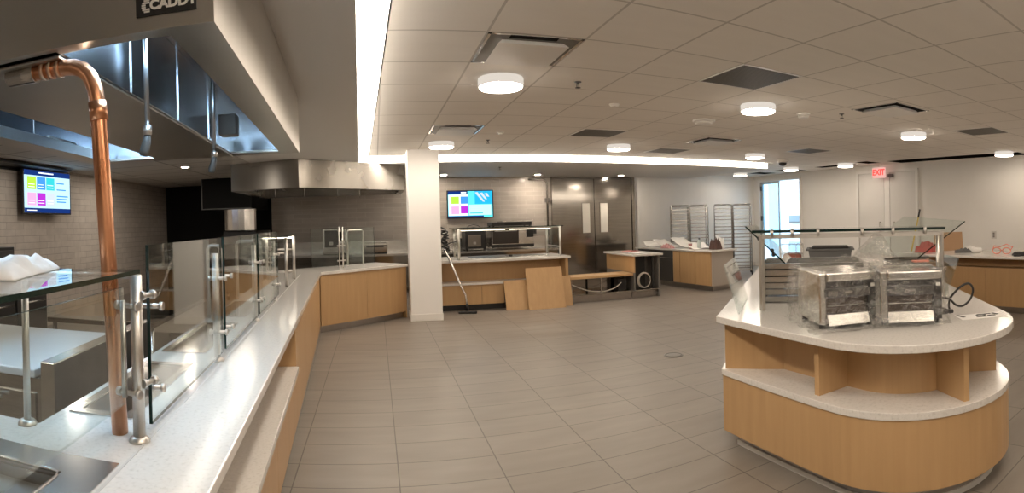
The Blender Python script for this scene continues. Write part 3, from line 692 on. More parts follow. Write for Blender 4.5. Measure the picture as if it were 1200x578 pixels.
# ================================================================== SECOND HOOD (over the bend)
hb = [(-2.24, 8.40), (-1.11, 8.05), (.53, 9.48), (.53, 10.9), (-2.24, 10.9)]
t = thing('exhaust_hood', 'angled stainless exhaust hood over the back kitchen, left of the white column', 'range hood', (-.9, 9.4, 2.05))
m = MB()
for i in range(5):
    a = Vector(hb[i]); b = Vector(hb[(i + 1) % 5]); d = (b - a).normalized(); n = Vector((-d.y, d.x)) * .02
    m.prism([pv(a), pv(b), pv(b + n), pv(a + n)], 2.05, ZS - .002)
m.build('shell', HOOD2, t)
MB().prism([(-2.2, 8.43), (-1.11, 8.1), (.5, 9.5), (.5, 10.86), (-2.2, 10.86)], 2.30, 2.32).build('filter_panel', HOOD2, t)
for x, y in ((-1.6, 8.75), (-1.1, 8.6), (-.6, 9.0), (-.25, 9.3)): MB().cyl((x, y, 1.93), (x, y, 2.30), .006, 8).build('hanging_rod', STEEL, t)
m = MB()
for i in range(5):
    a = Vector(hb[i]); b = Vector(hb[(i + 1) % 5]); d = (b - a).normalized(); n = Vector((-d.y, d.x))
    m.prism([pv(a + n * .02), pv(b + n * .02), pv(b + n * .1), pv(a + n * .1)], 2.05, 2.062)
m.build('rim_gutter', HOOD2, t)
# dark oven canopy and deck oven in the black corner
t = thing('oven_canopy', 'matte black canopy box in the dark kitchen corner above the oven', 'range hood', (-2.85, 11.0, 1.86))
MB().box(-3.45, -2.42, 10.6, 12.26, 1.86, ZS - .002, .004).build('body', BLACK, t); MB().box(-3.46, -3.44, 10.59, 10.61, 1.85, ZS - .002).box(-3.45, -2.42, 10.592, 10.6, 1.85, 1.87).build('edge_trim', GREY, t)
t = thing('deck_oven', 'black deck oven with a bright curved steel front below the black canopy', 'oven', (-2.6, 11.1, 0))
MB().box(-3.05, -2.36, 10.72, 12.2, .15, 1.40, .01).build('body', BLK, t)
m = MB(); pr = []
for k in range(9): a = PI * k / 8; pr.append((-2.70 - .33 * math.cos(a), 10.76 - .16 * math.sin(a)))
m.prism(pr, 1.42, 1.84); m.build('steel_front', STEELB, t)
MB().box(-3.0, -2.4, 10.70, 10.72, .95, 1.3, .005).build('oven_door', DARK, t)
for x in (-3.0, -2.42):
    for y in (10.8, 12.1): MB().cyl((x, y, 0), (x, y, .15), .025).build('leg', STEEL, t)
# back kitchen counter against the tiled wall
t = thing('work_counter', 'stainless work counter along the tiled back wall behind the column', 'counter', (.9, 11.9, 0))
MB().box(-2.25, 4.05, 11.55, 12.28, CT - .05, CT, .004).build('worktop', STEEL, t); MB().box(-2.25, 4.05, 12.26, 12.285, CT, 1.10).build('backsplash', STEEL, t)
MB().box(-2.2, 4.0, 11.6, 12.25, .12, CT - .05).build('cabinet_body', STEELD, t)
for x in (-2.15, -.6, .9, 2.4, 3.95): MB().cyl((x, 11.7, 0), (x, 11.7, .12), .025).build('leg', STEEL, t)
# appliances on it
def appliance(name, lab, cat, x0, x1, y0, y1, z0, z1, body, parts):
    t = thing(name, lab, cat, ((x0 + x1) / 2, (y0 + y1) / 2, z0))
    MB().box(x0, x1, y0, y1, z0 + .02, z1, .012).build('body', body, t)
    for x in (x0 + .04, x1 - .04):
        for y in (y0 + .05, y1 - .05): MB().cyl((x, y, z0), (x, y, z0 + .025), .018).build('foot', RUBBER, t)
    for nm, b, mm in parts: MB().box(*b, .004).build(nm, mm, t)
    return t
appliance('coffee_machine', 'tall steel coffee machine with dark window on the back counter', 'coffee machine', -1.13, -.62, 11.62, 12.15, CT, 1.40, STEELB,
          [('dispenser_panel', (-1.08, -.80, 11.60, 11.62, 1.0, 1.36), DARK), ('spout', (-.98, -.9, 11.54, 11.60, 1.05, 1.12), CHROME), ('control_panel', (-.78, -.66, 11.605, 11.62, 1.15, 1.33), BLK), ('drip_tray', (-1.08, -.68, 11.50, 11.62, CT + .02, .90), STEEL), ('cup_rail', (-.79, -.67, 11.58, 11.60, 1.08, 1.12), WHITE)])
appliance('panini_grill', 'low dark steel grill on the back counter left of the column', 'grill', -.28, .25, 11.65, 12.15, CT, 1.02, STEELD,
          [('lid', (-.26, .23, 11.63, 12.1, 1.02, 1.07), STEEL), ('handle', (-.2, .17, 11.58, 11.61, .98, 1.0), BLK), ('bracket', (-.2, -.17, 11.6, 11.66, .98, 1.0), BLK), ('bracket', (.14, .17, 11.6, 11.66, .98, 1.0), BLK)])
jd = appliance('juice_dispenser', 'black framed drink dispenser below the wall screen', 'dispenser', 1.93, 2.38, 11.65, 12.15, CT, 1.28, BLK,
          [('front_window', (1.99, 2.27, 11.63, 11.65, .93, 1.18), plain('dispenser_window', (.30, .26, .22), .2)), ('tap', (2.10, 2.15, 11.57, 11.63, .98, 1.03), CHROME), ('drip_tray', (1.97, 2.3, 11.55, 11.65, CT + .02, .89), STEEL)])
m = MB(); m.tube([(2.0, 11.9, 1.28), (2.0, 11.9, 1.33), (2.06, 11.9, 1.38), (2.16, 11.9, 1.40), (2.26, 11.9, 1.38), (2.32, 11.9, 1.33), (2.32, 11.9, 1.28)], .008, 8)
m.build('wire_handle', DARK, jd)
appliance('conveyor_oven', 'wide steel and black oven on the back counter left of steel doors', 'oven', 2.5, 3.45, 11.60, 12.2, CT + .04, 1.34, STEEL,
          [('oven_door', (2.52, 3.1, 11.575, 11.6, .97, 1.28), plain('oven_glass', (.06, .05, .045), .15)), ('control_panel', (3.28, 3.44, 11.58, 11.6, 1.10, 1.32), BLK), ('handle', (2.56, 3.06, 11.55, 11.575, 1.24, 1.26), CHROME), ('vent', (2.52, 2.72, 11.58, 11.6, 1.0, 1.3), BLK), ('lower_band', (2.5, 3.45, 11.585, 11.6, .89, .955), BLK)])
appliance('hot_plate', 'flat black and steel warmer on top of the wide oven', 'warmer', 2.52, 3.42, 11.62, 12.15, 1.34, 1.44, DARK, [('top_plate', (2.75, 3.45, 11.6, 12.15, 1.44, 1.47), STEELB), ('vent', (2.8, 3.2, 11.61, 11.62, 1.37, 1.41), BLK)])
# wall pipe beside the steel doors
t = thing('wall_conduit', 'thin grey conduit running down the tiled wall beside the steel doors', 'conduit', (3.98, 12.28, 1.1))
MB().tube([(3.55, 12.27, 2.42), (3.9, 12.27, 2.42), (3.97, 12.27, 2.39), (4.0, 12.27, 2.32), (4.0, 12.27, .9)], .022, 10).build('pipe', STEEL, t); MB().box(3.95, 4.06, 12.25, 12.3, 1.88, 1.98, .005).build('box', MIDG, t)

# ================================================================== SCREENS
def tv(label, M, w, h, draw):
    t = thing('wall_screen', label, 'television', M.translation)
    m = MB(M); m.box(-w / 2, w / 2, -.045, 0, -h / 2, h / 2, .006); m.build('housing', BLK, t)
    m = MB(M); m.box(-.12, .12, 0, .055, -.1, .1); m.build('mount', GREY, t)
    def rect(nm, x0, x1, z0, z1, c, lay=1):
        m = MB(M); x0, x1 = (x0 - .5) * w * .95, (x1 - .5) * w * .95; z0, z1 = (z0 - .5) * h * .93, (z1 - .5) * h * .93
        m.box(x0, x1, -.045 - .0012 * lay, -.044, z0, z1); return m.build(nm, SC[c], t)
    draw(rect, M, t)
def draw_mid(rect, M, t):
    rect('display', 0, 1, 0, 1, 'aqua'); rect('title_bar', 0, .44, .88, 1, 'navy', 2); rect('footer_bar', 0, .8, 0, .06, 'navy', 2); rect('left_field', .01, .45, .07, .87, 'white', 2)
    rect('corner_field', .60, 1, .5, 1, 'deep', 2); rect('text_field', .47, .97, .08, .48, 'pale', 2)
    rect('green_square', .07, .245, .52, .80, 'lime', 3); rect('blue_square', .28, .45, .52, .80, 'blue', 3); rect('pink_square', .07, .245, .13, .43, 'rose', 3); rect('purple_square', .28, .45, .15, .43, 'purple', 3)
    rect('title_line', .29, .41, .92, .97, 'white', 3); rect('text_line', .5, .78, .36, .385, 'grey', 3); rect('text_line', .5, .74, .29, .31, 'grey', 3); rect('text_line', .49, .78, .14, .18, 'teal', 3)
    m = MB(M)      # the pale slanting picture in the corner
    w = 1.05; h = .62
    for k in range(3): m.sheet([((.10 + k * .105) * w, -.0495, (.42 - k * .02) * h), ((.16 + k * .105) * w, -.0495, (.44 - k * .02) * h), ((.32 + k * .05) * w, -.0495, (.08 + k * .09) * h), ((.27 + k * .05) * w, -.0495, (.09 + k * .09) * h)], .0006)
    m.build('slanted_picture', SC['grey'], t)
def draw_left(rect, M, t):
    rect('display', 0, 1, 0, 1, 'pale'); rect('title_bar', 0, 1, .88, 1, 'navy', 2); rect('footer_bar', 0, 1, 0, .11, 'navy', 2)
    for x, z, c in ((.06, .55, 'lime'), (.26, .55, 'blue'), (.46, .55, 'teal'), (.06, .17, 'rose'), (.26, .17, 'purple'), (.46, .17, 'grey')): rect('colour_square', x, x + .18, z, z + .30, c, 3)
    for x0, x1, z in ((.3, .62, .935), (.69, .86, .72), (.69, .9, .56), (.69, .95, .40), (.69, .92, .33), (.69, .9, .26)): rect('text_line', x0, x1, z, z + .03, 'white' if z > .9 else 'blue', 3)
    for x in (.08, .28, .48):
        for z in (.60, .66, .22, .28): rect('text_line', x, x + .13, z, z + .015, 'white', 4)
    rect('footer_text', .05, .25, .045, .065, 'white', 3)
tv('flat wall screen with green, blue and pink squares, right of the white column', Matrix.Translation((2.155, 12.24, 1.865)), 1.07, .635, draw_mid)
tv('flat wall screen with six coloured squares high on the tiled left wall', Matrix.Translation((-4.77, 6.98, 2.09)) @ Matrix.Rotation(PI / 2 - .05, 4, 'Z'), 1.22, .68, draw_left)

# ================================================================== KITCHEN BEHIND THE SERVING LINE
t = thing('undercounter_unit', 'stainless undercounter unit with pale flat top behind the near glass shelf', 'kitchen unit', lp(-2.1, 3., 0))
MB(L).box(-2.9, -1.55, 2.5, 3.62, .1, .70, .006).build('body', STEEL, t)
MB(L).box(-2.9, -1.60, 2.48, 3.60, .70, .745, .008).build('top', plain('pale_top', (.72, .74, .76), .3), t)
MB(L).box(-1.55, -1.46, 2.46, 3.9, .06, .80, .006).build('side_panel', STEELB, t)
MB(L).box(-2.88, -1.6, 2.485, 2.50, .18, .62, .004).build('door', STEEL, t)
MB(L).cyl((-2.7, 2.45, .58), (-1.8, 2.45, .58), .01).build('handle', CHROME, t)
for u, v in ((-2.85, 2.55), (-1.65, 2.55), (-2.85, 3.55), (-1.65, 3.55)): MB(L).cyl((u, v, 0), (u, v, .1), .025).build('leg', STEEL, t)
t = thing('prep_table', 'low stainless prep table beside the pale topped unit in the kitchen', 'table', lp(-1.95, 5.2, 0))
MB(L).box(-2.5, -1.5, 4.1, 6.4, .70, .74, .004).build('tabletop', STEELD, t); MB(L).box(-2.45, -1.55, 4.15, 6.35, .2, .22).build('undershelf', STEELD, t)
for u, v in ((-2.45, 4.15), (-1.55, 4.15), (-2.45, 6.35), (-1.55, 6.35)): MB(L).cyl((u, v, 0), (u, v, .7), .02).build('leg', STEEL, t)
t = thing('oven_cabinet', 'black double oven cabinet against the tiled left wall below the screen', 'oven', (-4.45, 5.2, 0))
MB().box(-4.88, -4.05, 4.55, 5.9, .05, .92, .01).build('body', BLK, t); MB().box(-4.88, -4.3, 4.55, 5.55, .92, 1.30, .01).build('upper_body', BLK, t)
for y0, y1 in ((4.6, 5.2), (5.24, 5.86)):
    dr = MB().box(-4.05, -4.03, y0, y1, .12, .70, .005).build('door', DARK, t); MB().cyl((-4.0, y0 + .06, .62), (-4.0, y1 - .06, .62), .012).build('handle', STEEL, dr)
MB().box(-4.3, -4.28, 4.6, 5.5, .96, 1.26, .004).build('upper_door', DARK, t)
for y in (4.65, 5.8): MB().cyl((-4.15, y, 0), (-4.15, y, .05), .03).build('leg', RUBBER, t)
t = thing('wall_shelf', 'black shelf with small blue and white boxes above the left wall screen', 'shelf', (-4.7, 6.3, 2.43))
MB().box(-4.9, -4.55, 5.2, 7.4, 2.43, 2.455).build('board', BLK, t); MB().box(-4.9, -4.88, 5.2, 7.4, 2.39, 2.43).build('bracket', BLK, t)

# ================================================================== COUNTER BEHIND THE COLUMN
t = thing('serving_island', 'maple serving counter with open niche between the column and steel doors', 'counter', (2.1, 9.4, 0))
X0, X1, Y0, Y1 = 1.0, 3.27, 8.94, 9.92
MB().box(X0 - .02, X1 + .03, Y0 - .05, Y1, CT - .04, CT, .004).build('countertop', QUARTZ, t)
MB().box(X1 - .05, X1, Y0, Y1 - .03, .1, CT - .04).build('end_panel', WOOD, t); MB().box(X0, X0 + .03, Y0, Y1 - .03, .1, CT - .04).build('end_panel', WOOD, t)
MB().box(X0 + .03, X1 - .05, Y0 + .32, Y0 + .34, .46, CT - .04).build('niche_back', WOOD, t)
MB().box(X0 + .03, X1 - .05, Y0 - .03, Y0 + .32, .425, .46, .003).build('niche_shelf', QUARTZ, t)
for x0, x1 in ((1.03, 1.42), (1.42, 1.735), (1.735, 2.12)): MB().box(x0 + .003, x1 - .003, Y0, Y0 + .02, .1, .425).build('door', WOOD, t)
MB().box(2.12, X1 - .05, Y0 + .05, Y0 + .07, .1, .425).build('inner_panel', MIDG, t)
MB().box(X0 + .02, X1 - .02, Y0 + .06, Y0 + .08, 0, .1).build('toe_kick', BLK, t)
MB().box(X0 + .03, X1 - .05, Y0 + .36, Y1 - .05, .02, CT - .045).build('cabinet_body', MIDG, t)
t = thing('hot_well', 'flush black and steel hot well set in the counter behind the column', 'drop-in well', (2.3, 9.4, CT))
MB().box(1.62, 3.0, 9.25, 9.75, CT, CT + .006, .002).build('flange', STEEL, t); MB().box(1.68, 2.3, 9.3, 9.7, CT + .006, CT + .009).build('pan', DARK, t); MB().box(2.36, 2.95, 9.3, 9.7, CT + .006, CT + .009).build('pan', DARK, t); MB().box(2.3, 2.36, 9.27, 9.30, CT + .006, CT + .04, .004).build('knob', BLK, t)
t = thing('sneeze_guard', 'glass topped guard with a lit bar on the counter behind the column', 'sneeze guard', (2.3, 9.4, CT))
P4 = [(1.42, 9.8), (1.38, 9.02), (3.17, 9.8), (3.16, 9.02)]
for x, y in P4: MB().cyl((x, y, CT), (x, y, 1.355), .02, 12).build('post', CHROME, t)
MB().sheet([(1.33, 9.0, 1.365), (3.22, 9.0, 1.365), (3.22, 9.84, 1.365), (1.33, 9.84, 1.365)], .012, 1).build('glass_shelf', [GLASS, GLASSE], t)
for xa, xb in ((1.45, 2.28), (2.32, 3.12)):
    lb = MB().box(xa, xb, 9.36, 9.44, 1.32, 1.355, .004).build('lamp_bar', STEELB, t)
    MB().box(xa + .03, xb - .02, 9.37, 9.43, 1.315, 1.32).build('lamp_lens', STRIP, lb)
for xa, xb, z, r in ((1.42, 1.38, 1.345, .014), (3.17, 3.16, 1.345, .014), (1.42, 1.38, 1.1, .01), (3.17, 3.16, 1.0, .01)): MB().cyl((xa, 9.8, z), (xb, 9.02, z), r).build('cross_bar', CHROME, t)
for a, b in ((0, 1), (2, 3)):
    MB().sheet([(P4[a][0], P4[a][1], .88), (P4[b][0], P4[b][1], .88), (P4[b][0], P4[b][1], 1.30), (P4[a][0], P4[a][1], 1.30)], .009, 1).build('end_glass', [GLASS, GLASSE], t)
# removed cabinet panels leaning on the counter
def lean(x0, x1, yb, ang, h, lab, rz=0.):
    M = Matrix.Translation(((x0 + x1) / 2, yb, 0)) @ Matrix.Rotation(rz, 4, 'Z') @ Matrix.Rotation(-ang, 4, 'X')
    m = MB(M); m.box(-(x1 - x0) / 2, (x1 - x0) / 2, 0, .019, 0.001, h, .0015)
    return tag(m.build('cabinet_panel', WOOD), lab, 'panel', 'loose maple panels leaning on the counter')
lean(2.10, 2.55, 8.72, .32, .50, 'small loose maple panel leaning left, partly behind the big one')
lean(2.46, 3.10, 8.62, .30, .70, 'largest loose maple panel leaning in front of the other two')
lean(2.93, 3.27, 8.74, .25, .52, 'narrow loose maple panel leaning right, behind the big one')
# vacuum wand and hose by the column
t = thing('floor_wand', 'steel vacuum wand with black floor head leaning beside the column', 'vacuum wand', (1.46, 8.76, 0))
MB().tube([(1.115, 8.80, 1.05), (1.36, 8.72, .42), (1.42, 8.70, .30), (1.435, 8.70, .20), (1.44, 8.70, .08)], .017, 12).build('tube', STEELB, t)
MB().tube([(1.44, 8.70, .16), (1.44, 8.70, .05)], [.02, .03], 12).build('neck', BLK, t)
m = MB(); m.obox((1.45, 8.69, .022), (.30, .11, .042), -.25, .012); m.build('floor_head', BLK, t)
m = MB(); hp = []
for k in range(190):
    a = k * .47; hp.append((1.12 + .042 * math.sin(a * .83) + .03 * math.sin(k * .06), 8.84 + .05 * math.cos(a), 1.0 + .36 * k / 190 + .045 * math.sin(a * .37)))
m.tube(hp, .013, 7); m.build('hose', BLK, t)
m = MB(); m.tube([(1.14, 8.84, 1.10), (1.22, 8.86, 1.14), (1.32, 8.88, 1.15)], .008, 8); m.build('cord', BLK, t)

# ================================================================== LOW STEEL UNIT AND TALL CABINET BEFORE THE STEEL DOORS
t = thing('tray_rail_unit', 'low stainless unit with maple rail and loose cables before the steel doors', 'counter', (3.9, 9.2, 0))
MB().box(3.29, 4.50, 8.88, 9.30, .42, .465, .004).build('maple_rail', WOODH, t); MB().box(3.29, 4.5, 9.26, 9.28, .14, .42).build('back_panel', STEELD, t)
MB().box(3.29, 4.5, 8.98, 9.0, 0, .13).build('plinth', TOE, t); MB().box(3.29, 4.5, 8.9, 9.26, .13, .15).build('bottom_shelf', STEELD, t)
[MB().box(*a, .15, .42).build('leg', STEEL, t) for a in ((3.30, 3.32, 8.9, 9.26), (3.86, 3.88, 8.9, 8.93))]
MB().box(3.72, 3.75, 9.25, 9.259, .15, .42).build('seam', VOID, t); MB().box(4.25, 4.42, 9.0, 9.2, .15, .36, .005).build('junction_box', BLK, t)
MB().tube(smooth([(3.32, 8.93, .33), (3.5, 8.93, .25), (3.7, 8.93, .19), (3.95, 8.93, .175), (4.15, 8.93, .22), (4.3, 8.97, .30)]), .009, 8).build('cable', CABLEW, t)
t = thing('tall_cabinet', 'open-backed grey cabinet with maple side and coiled white hose', 'cabinet', (4.8, 9.5, 0))
MB().box(4.52, 5.04, 8.98, 9.0, 0, .13).build('plinth', TOE, t); MB().box(4.48, 5.10, 8.82, 10.15, .765, .80, .004).build('countertop', QUARTZ, t)
MB().box(4.52, 4.545, 8.88, 10.1, .465, .765).build('side_panel', WOOD, t)
MB().box(4.52, 4.545, 8.88, 10.1, .13, .465).build('lower_side', MIDG, t); MB().box(5.03, 5.06, 8.88, 10.1, .0, .765).build('side_panel', MIDG, t)
MB().box(4.545, 5.03, 9.3, 9.32, .13, .765).build('inner_back', MIDG, t); MB().box(4.545, 5.03, 8.88, 9.3, .13, .15).build('bottom_shelf', STEELD, t)
MB().box(4.90, 4.94, 8.9, 8.93, .15, .765).build('divider', BLK, t); MB().box(4.72, 4.95, 9.27, 9.30, .15, .765).build('dark_slot', DARK, t)
m = MB()
for k in range(3): m.tube([(4.76 + (.12 + .008 * k) * math.cos(a * PI / 12), 8.93 + .012 * k, .31 + (.13 + .006 * k) * math.sin(a * PI / 12)) for a in range(24)], .010, 8, True)
m.build('hose_coil', CABLEW, t)
t = thing('papers', 'red and white leaflets on top of the grey open cabinet', 'papers', (4.8, 9.5, .80))
for k, (x, y, r, mm) in enumerate(((4.8, 9.3, .2, PAPER), (4.72, 9.6, -.4, PINK), (4.9, 9.75, .5, RED))): MB().obox((x, y, .804 + k * .004), (.2, .28, .004), r).build('sheet', mm, t)

# corner cabinet with papers
cp = [(6.10, 8.67), (6.72, 8.80), (6.50, 11.25), (5.74, 11.05)]
t = thing('corner_cabinet', 'maple and dark steel counter covered in papers before the tall racks', 'cabinet', (6.25, 9.9, 0))
def lerp(a, b, f): return (a[0] + (b[0] - a[0]) * f, a[1] + (b[1] - a[1]) * f)
MB().prism([(6.06, 8.60), (6.78, 8.74), (6.55, 11.3), (5.69, 11.1)], .765, .80, .004).build('countertop', QUARTZ, t)
MB().prism([cp[0], cp[1], cp[2], cp[3]], .1, .763).build('carcass', plain('grey_side', (.46, .41, .36), .5), t)
for f0, f1 in ((.005, .19), (.195, .385), (.39, .475)):
    a, b = lerp(cp[0], cp[3], f0), lerp(cp[0], cp[3], f1); MB().prism([a, b, (b[0] - .02, b[1]), (a[0] - .02, a[1])], .11, .755).build('door', WOOD, t)
a, b = lerp(cp[0], cp[3], .49), lerp(cp[0], cp[3], .99); MB().prism([a, b, (b[0] - .015, b[1]), (a[0] - .015, a[1])], .11, .60).build('dark_panel', plain('dark_steel', (.10, .095, .09), .35, .6), t); MB().prism([a, b, (b[0] - .012, b[1]), (a[0] - .012, a[1])], .61, .755).build('drawer', DARK, t)
MB().prism([(6.16, 8.74), (6.68, 8.86), (6.46, 11.2), (5.80, 11.0)], 0, .1).build('toe_kick', TOE, t)
def curl(lab, c, sx, sy, h, rz, p=2.6, wav=.02):
    b = MB(); n = 24; top = []; M = Matrix.Translation(c) @ Matrix.Rotation(rz, 4, 'Z'); th = .003
    for i in range(n + 1):
        u = i / n; row = []
        for k in range(7):
            v = k / 6 - .5; z = .004 + h * u ** p + wav * (1 + math.sin(u * 9 + k)) * .5 * (1 - abs(v))
            row.append(M @ Vector(((u - .5) * sx, v * sy, z)))
        top.append(row)
    T_ = [[b.bm.verts.new(q + Vector((0, 0, th))) for q in r] for r in top]; B_ = [[b.bm.verts.new(q) for q in r] for r in top]
    fs = []
    for i in range(n):
        for k in range(6):
            fs.append(b.bm.faces.new((T_[i][k], T_[i + 1][k], T_[i + 1][k + 1], T_[i][k + 1]))); fs.append(b.bm.faces.new((B_[i][k], B_[i][k + 1], B_[i + 1][k + 1], B_[i + 1][k])))
        for k in (0, 6): fs.append(b.bm.faces.new((T_[i][k], B_[i][k], B_[i + 1][k], T_[i + 1][k])))
    for i in (0, n):
        for k in range(6): fs.append(b.bm.faces.new((T_[i][k], T_[i][k + 1], B_[i][k + 1], B_[i][k])))
    for f in fs: f.smooth = True
    bmesh.ops.recalc_face_normals(b.bm, faces=fs)
    tag(b.build('drawing_sheet', PAPER), lab, 'drawing', 'drawings on the corner cabinet')
curl('large white drawing with one end curling high in the middle of the corner cabinet', (6.36, 9.80, .8005), .85, .42, .20, -4.5, 3.)
curl('white drawing lying nearly flat beside the pale bottle on the corner cabinet', (6.30, 9.42, .8005), .5, .4, .10, 1.3, 2., .03)
curl('white drawing with raised end toward the far left of the corner cabinet', (6.18, 10.42, .8005), .6, .42, .15, 1.9, 2.2, .03)
curl('farthest low white drawing at the back end of the corner cabinet', (6.12, 10.92, .8005), .4, .45, .09, 1.4, 2., .03)
crumple('leaflet_pile', 'small pink printed leaflets among the drawings on the corner cabinet', 'papers', Vector((5.93, 10.05, .8005)), .14, .30, .10, PINK, .2, 2)
crumple('paper_bag', 'dark brown crumpled bag at the right end of the corner cabinet', 'bag', Vector((6.38, 8.93, .8005)), .19, .20, .24, BROWN, .3, 9)
crumple('paper_bag', 'white crumpled bag behind the dark brown bag on the cabinet', 'bag', Vector((6.60, 9.12, .8005)), .2, .18, .28, PAPER, .3, 21)
t = thing('spray_bottle', 'pale plastic bottle standing among drawings on the corner cabinet', 'bottle', (6.25, 9.35, .80))
MB().lathe([(.04, 0), (.042, .01), (.042, .14), (.02, .18), (.015, .19)], (6.25, 9.32, .8005), 16).build('body', plain('bottle', (.45, .50, .48), .3), t); MB().lathe([(.018, .19), (.018, .23), (.01, .235)], (6.25, 9.32, .8005), 12).build('cap', GREY, t)
t = thing('paper_cup', 'small pinkish cup beside the pale bottle on the corner cabinet', 'cup', (6.18, 9.55, .80))
MB().lathe([(.03, 0), (.042, .10), (.044, .10), (.044, .104)], (6.18, 9.55, .8005), 16).build('body', PINK, t); MB().lathe([(.044, .103), (.044, .112), (.03, .115)], (6.18, 9.55, .8005), 16).build('lid', PAPER, t)

# pan racks
def rack():
    t = thing('pan_rack', '', 'pan rack', (0, 0, 0), 'tall steel pan racks')
    w, d, H = .44, .55, 1.74
    for x in (-w / 2, w / 2):
        m = MB(); m.tube([(x, -d / 2, .12), (x, -d / 2, H - .03), (x * .93, -d / 2, H), (-x * .0, -d / 2, H)], .014, 8); m.build('upright', STEEL, t)
        m = MB(); m.cyl((x, d / 2, .12), (x, d / 2, H - .02), .014, 8); m.build('upright', STEEL, t)
    MB().cyl((-w / 2, d / 2, H - .02), (w / 2, d / 2, H - .02), .012, 8).build('top_bar', STEEL, t)
    MB().box(-w / 2 - .012, w / 2 + .012, -d / 2 - .012, -d / 2 + .012, .11, .14).box(-w / 2 - .012, w / 2 + .012, d / 2 - .012, d / 2 + .012, .11, .14).box(-w / 2 - .012, -w / 2 + .012, -d / 2, d / 2, .11, .14).box(w / 2 - .012, w / 2 + .012, -d / 2, d / 2, .11, .14).build('base_frame', STEEL, t)
    for k in range(17):
        z = .22 + k * .088
        m = MB(); m.box(-w / 2, -w / 2 + .035, -d / 2, d / 2, z, z + .004); m.box(w / 2 - .035, w / 2, -d / 2, d / 2, z, z + .004); m.box(-w / 2, w / 2, -d / 2, -d / 2 + .012, z - .004, z + .018); m.build('runner', STEEL, t)
    for x in (-w / 2, w / 2):
        for y in (-d / 2, d / 2): MB().tube([(x - .014, y, .06), (x + .014, y, .06)], .06, 16).cyl((x, y, .08), (x, y, .115), .012, 8).build('caster', RUBBER, t)
    return t
rk = rack(); rk.location = (8.15, 11.05, 0); rk.rotation_euler = (0, 0, -.62); rk['label'] = 'left rack of the right-hand pair of tall steel racks, beside the glass entrance'
dup(rk, (8.53, 10.78, 0), 'right rack of the right-hand pair of tall racks, nearest the glass entrance', -.62)
dup(rk, (7.30, 11.75, 0), 'left rack of the left-hand pair of tall racks behind the paper-strewn cabinet', -.5)
dup(rk, (7.71, 11.52, 0), 'right rack of the left-hand pair of tall racks behind the paper-strewn cabinet', -.5)
t = thing('floor_carton', 'small pale carton on the floor by the racks and corner cabinet', 'carton', (7.15, 9.9, 0))
MB().obox((7.1, 9.95, .15), (.4, .3, .3), .4, .006).build('body', BROWN, t); MB().obox((7.1, 9.95, .31), (.42, .32, .02), .4, .003).build('lid', PAPER, t)

# ================================================================== ISLAND (right foreground)
def island(off, xend=10.8, seg=26, rec=False):
    cx, cy, r = 2.70, 1.90, .64 + off
    pts = []
    X = 2.06 - off; Y = X + .77 + off * 1.414
    if rec: pts += [(2.075, 2.82), (2.335, 2.55)]
    else: pts.append((X, Y))
    for k in range(seg + 1):
        a = PI + (PI * .75) * k / seg; pts.append((cx + r * math.cos(a), cy + r * math.sin(a)))
    R = Vector(pts[-1]); s = (xend - R.x - R.y) / 2; pts.append((R.x + s, R.y + s))
    k2 = (Y - X) if not rec else .745
    xl = (xend - k2) / 2; pts.append((xl, xl + k2))
    return pts
isl = thing('service_island', 'large rounded maple island with white quartz top in the right foreground', 'island', (3.6, 3.1, 0))
MB().prism(island(.035), CT - .042, CT, .005).build('countertop', QUARTZ, isl)
MB().prism(island(0), .105, .462).build('lower_front', WOOD, isl)
MB().prism(island(.008), .462, .50, .003).build('niche_shelf', QUARTZ, isl)
MB().prism(island(-.28, rec=True), .50, CT - .042).build('niche_back', WOOD, isl)
def divider(p, q):
    p, q = Vector(p), Vector(q); n = Vector((-(q - p).y, (q - p).x)).normalized() * .017
    MB().prism([pv(p + n), pv(p - n), pv(q - n), pv(q + n)], .50, CT - .042).build('divider', WOODH if False else WOOD, isl)
divider((2.115, 2.05), (2.40, 2.04)); divider((2.475, 1.335), (2.60, 1.62)); divider((3.05, 1.44), (2.9, 1.66)); divider((4.2, 2.55), (4.0, 2.75))
MB().prism(island(-.09), .0, .105).build('toe_kick', TOE, isl)
m = MB(); P = island(-.08); Q = island(-.09)
for i in range(len(P) - 3): m.prism([P[i], P[i + 1], Q[i + 1], Q[i]], 0.001, .03)
m.build('toe_trim', plain('pale_metal', (.78, .76, .72), .35, .4), isl)
# guard frame with glass shelf
GL, GR = Vector((2.37, 2.79, CT)), Vector((3.24, 1.93, CT)); gd = (GR - GL).normalized(); gn = Vector((-gd.y, gd.x, 0))
t = thing('sneeze_guard', 'steel framed glass guard standing behind the wrapped toasters on the island', 'sneeze guard', GL)
ZT = 1.365
for g, r in ((GL, .014), (GR, .012)): MB().box(g.x - r, g.x + r, g.y - r, g.y + r, CT, ZT - .02, .004, ).build('post', CHROME, t)
gl2, gr2 = GL + gn * .12, GR + gn * .12
for g in (gl2, gr2): MB().cyl((g.x, g.y, CT), (g.x, g.y, ZT - .02), .012).build('post', CHROME, t)
def bar(mb, a, b, z0, z1, w):
    d = (b - a).normalized(); n = Vector((-d.y, d.x, 0)) * w / 2
    mb.prism([pv(a + n), pv(a - n), pv(b - n), pv(b + n)], z0, z1)
for p_, q_, w_ in ((GL, GR, .028), (gl2, gr2, .02), (GL, gl2, .02), (GR, gr2, .02)): m = MB(); bar(m, p_, q_, ZT - .045, ZT - .02, w_); m.build('top_rail', CHROME, t)
a, b = GL - gd * .06 - gn * .03, GR + gd * .02 - gn * .03; c, d = GR + gd * .02 + gn * .34, GL - gd * .06 + gn * .34
m = MB(); m.sheet([(q.x, q.y, ZT + .004) for q in (a, b, c, d)], .018, 1); m.build('glass_shelf', [GLASS, GLASSE], t)
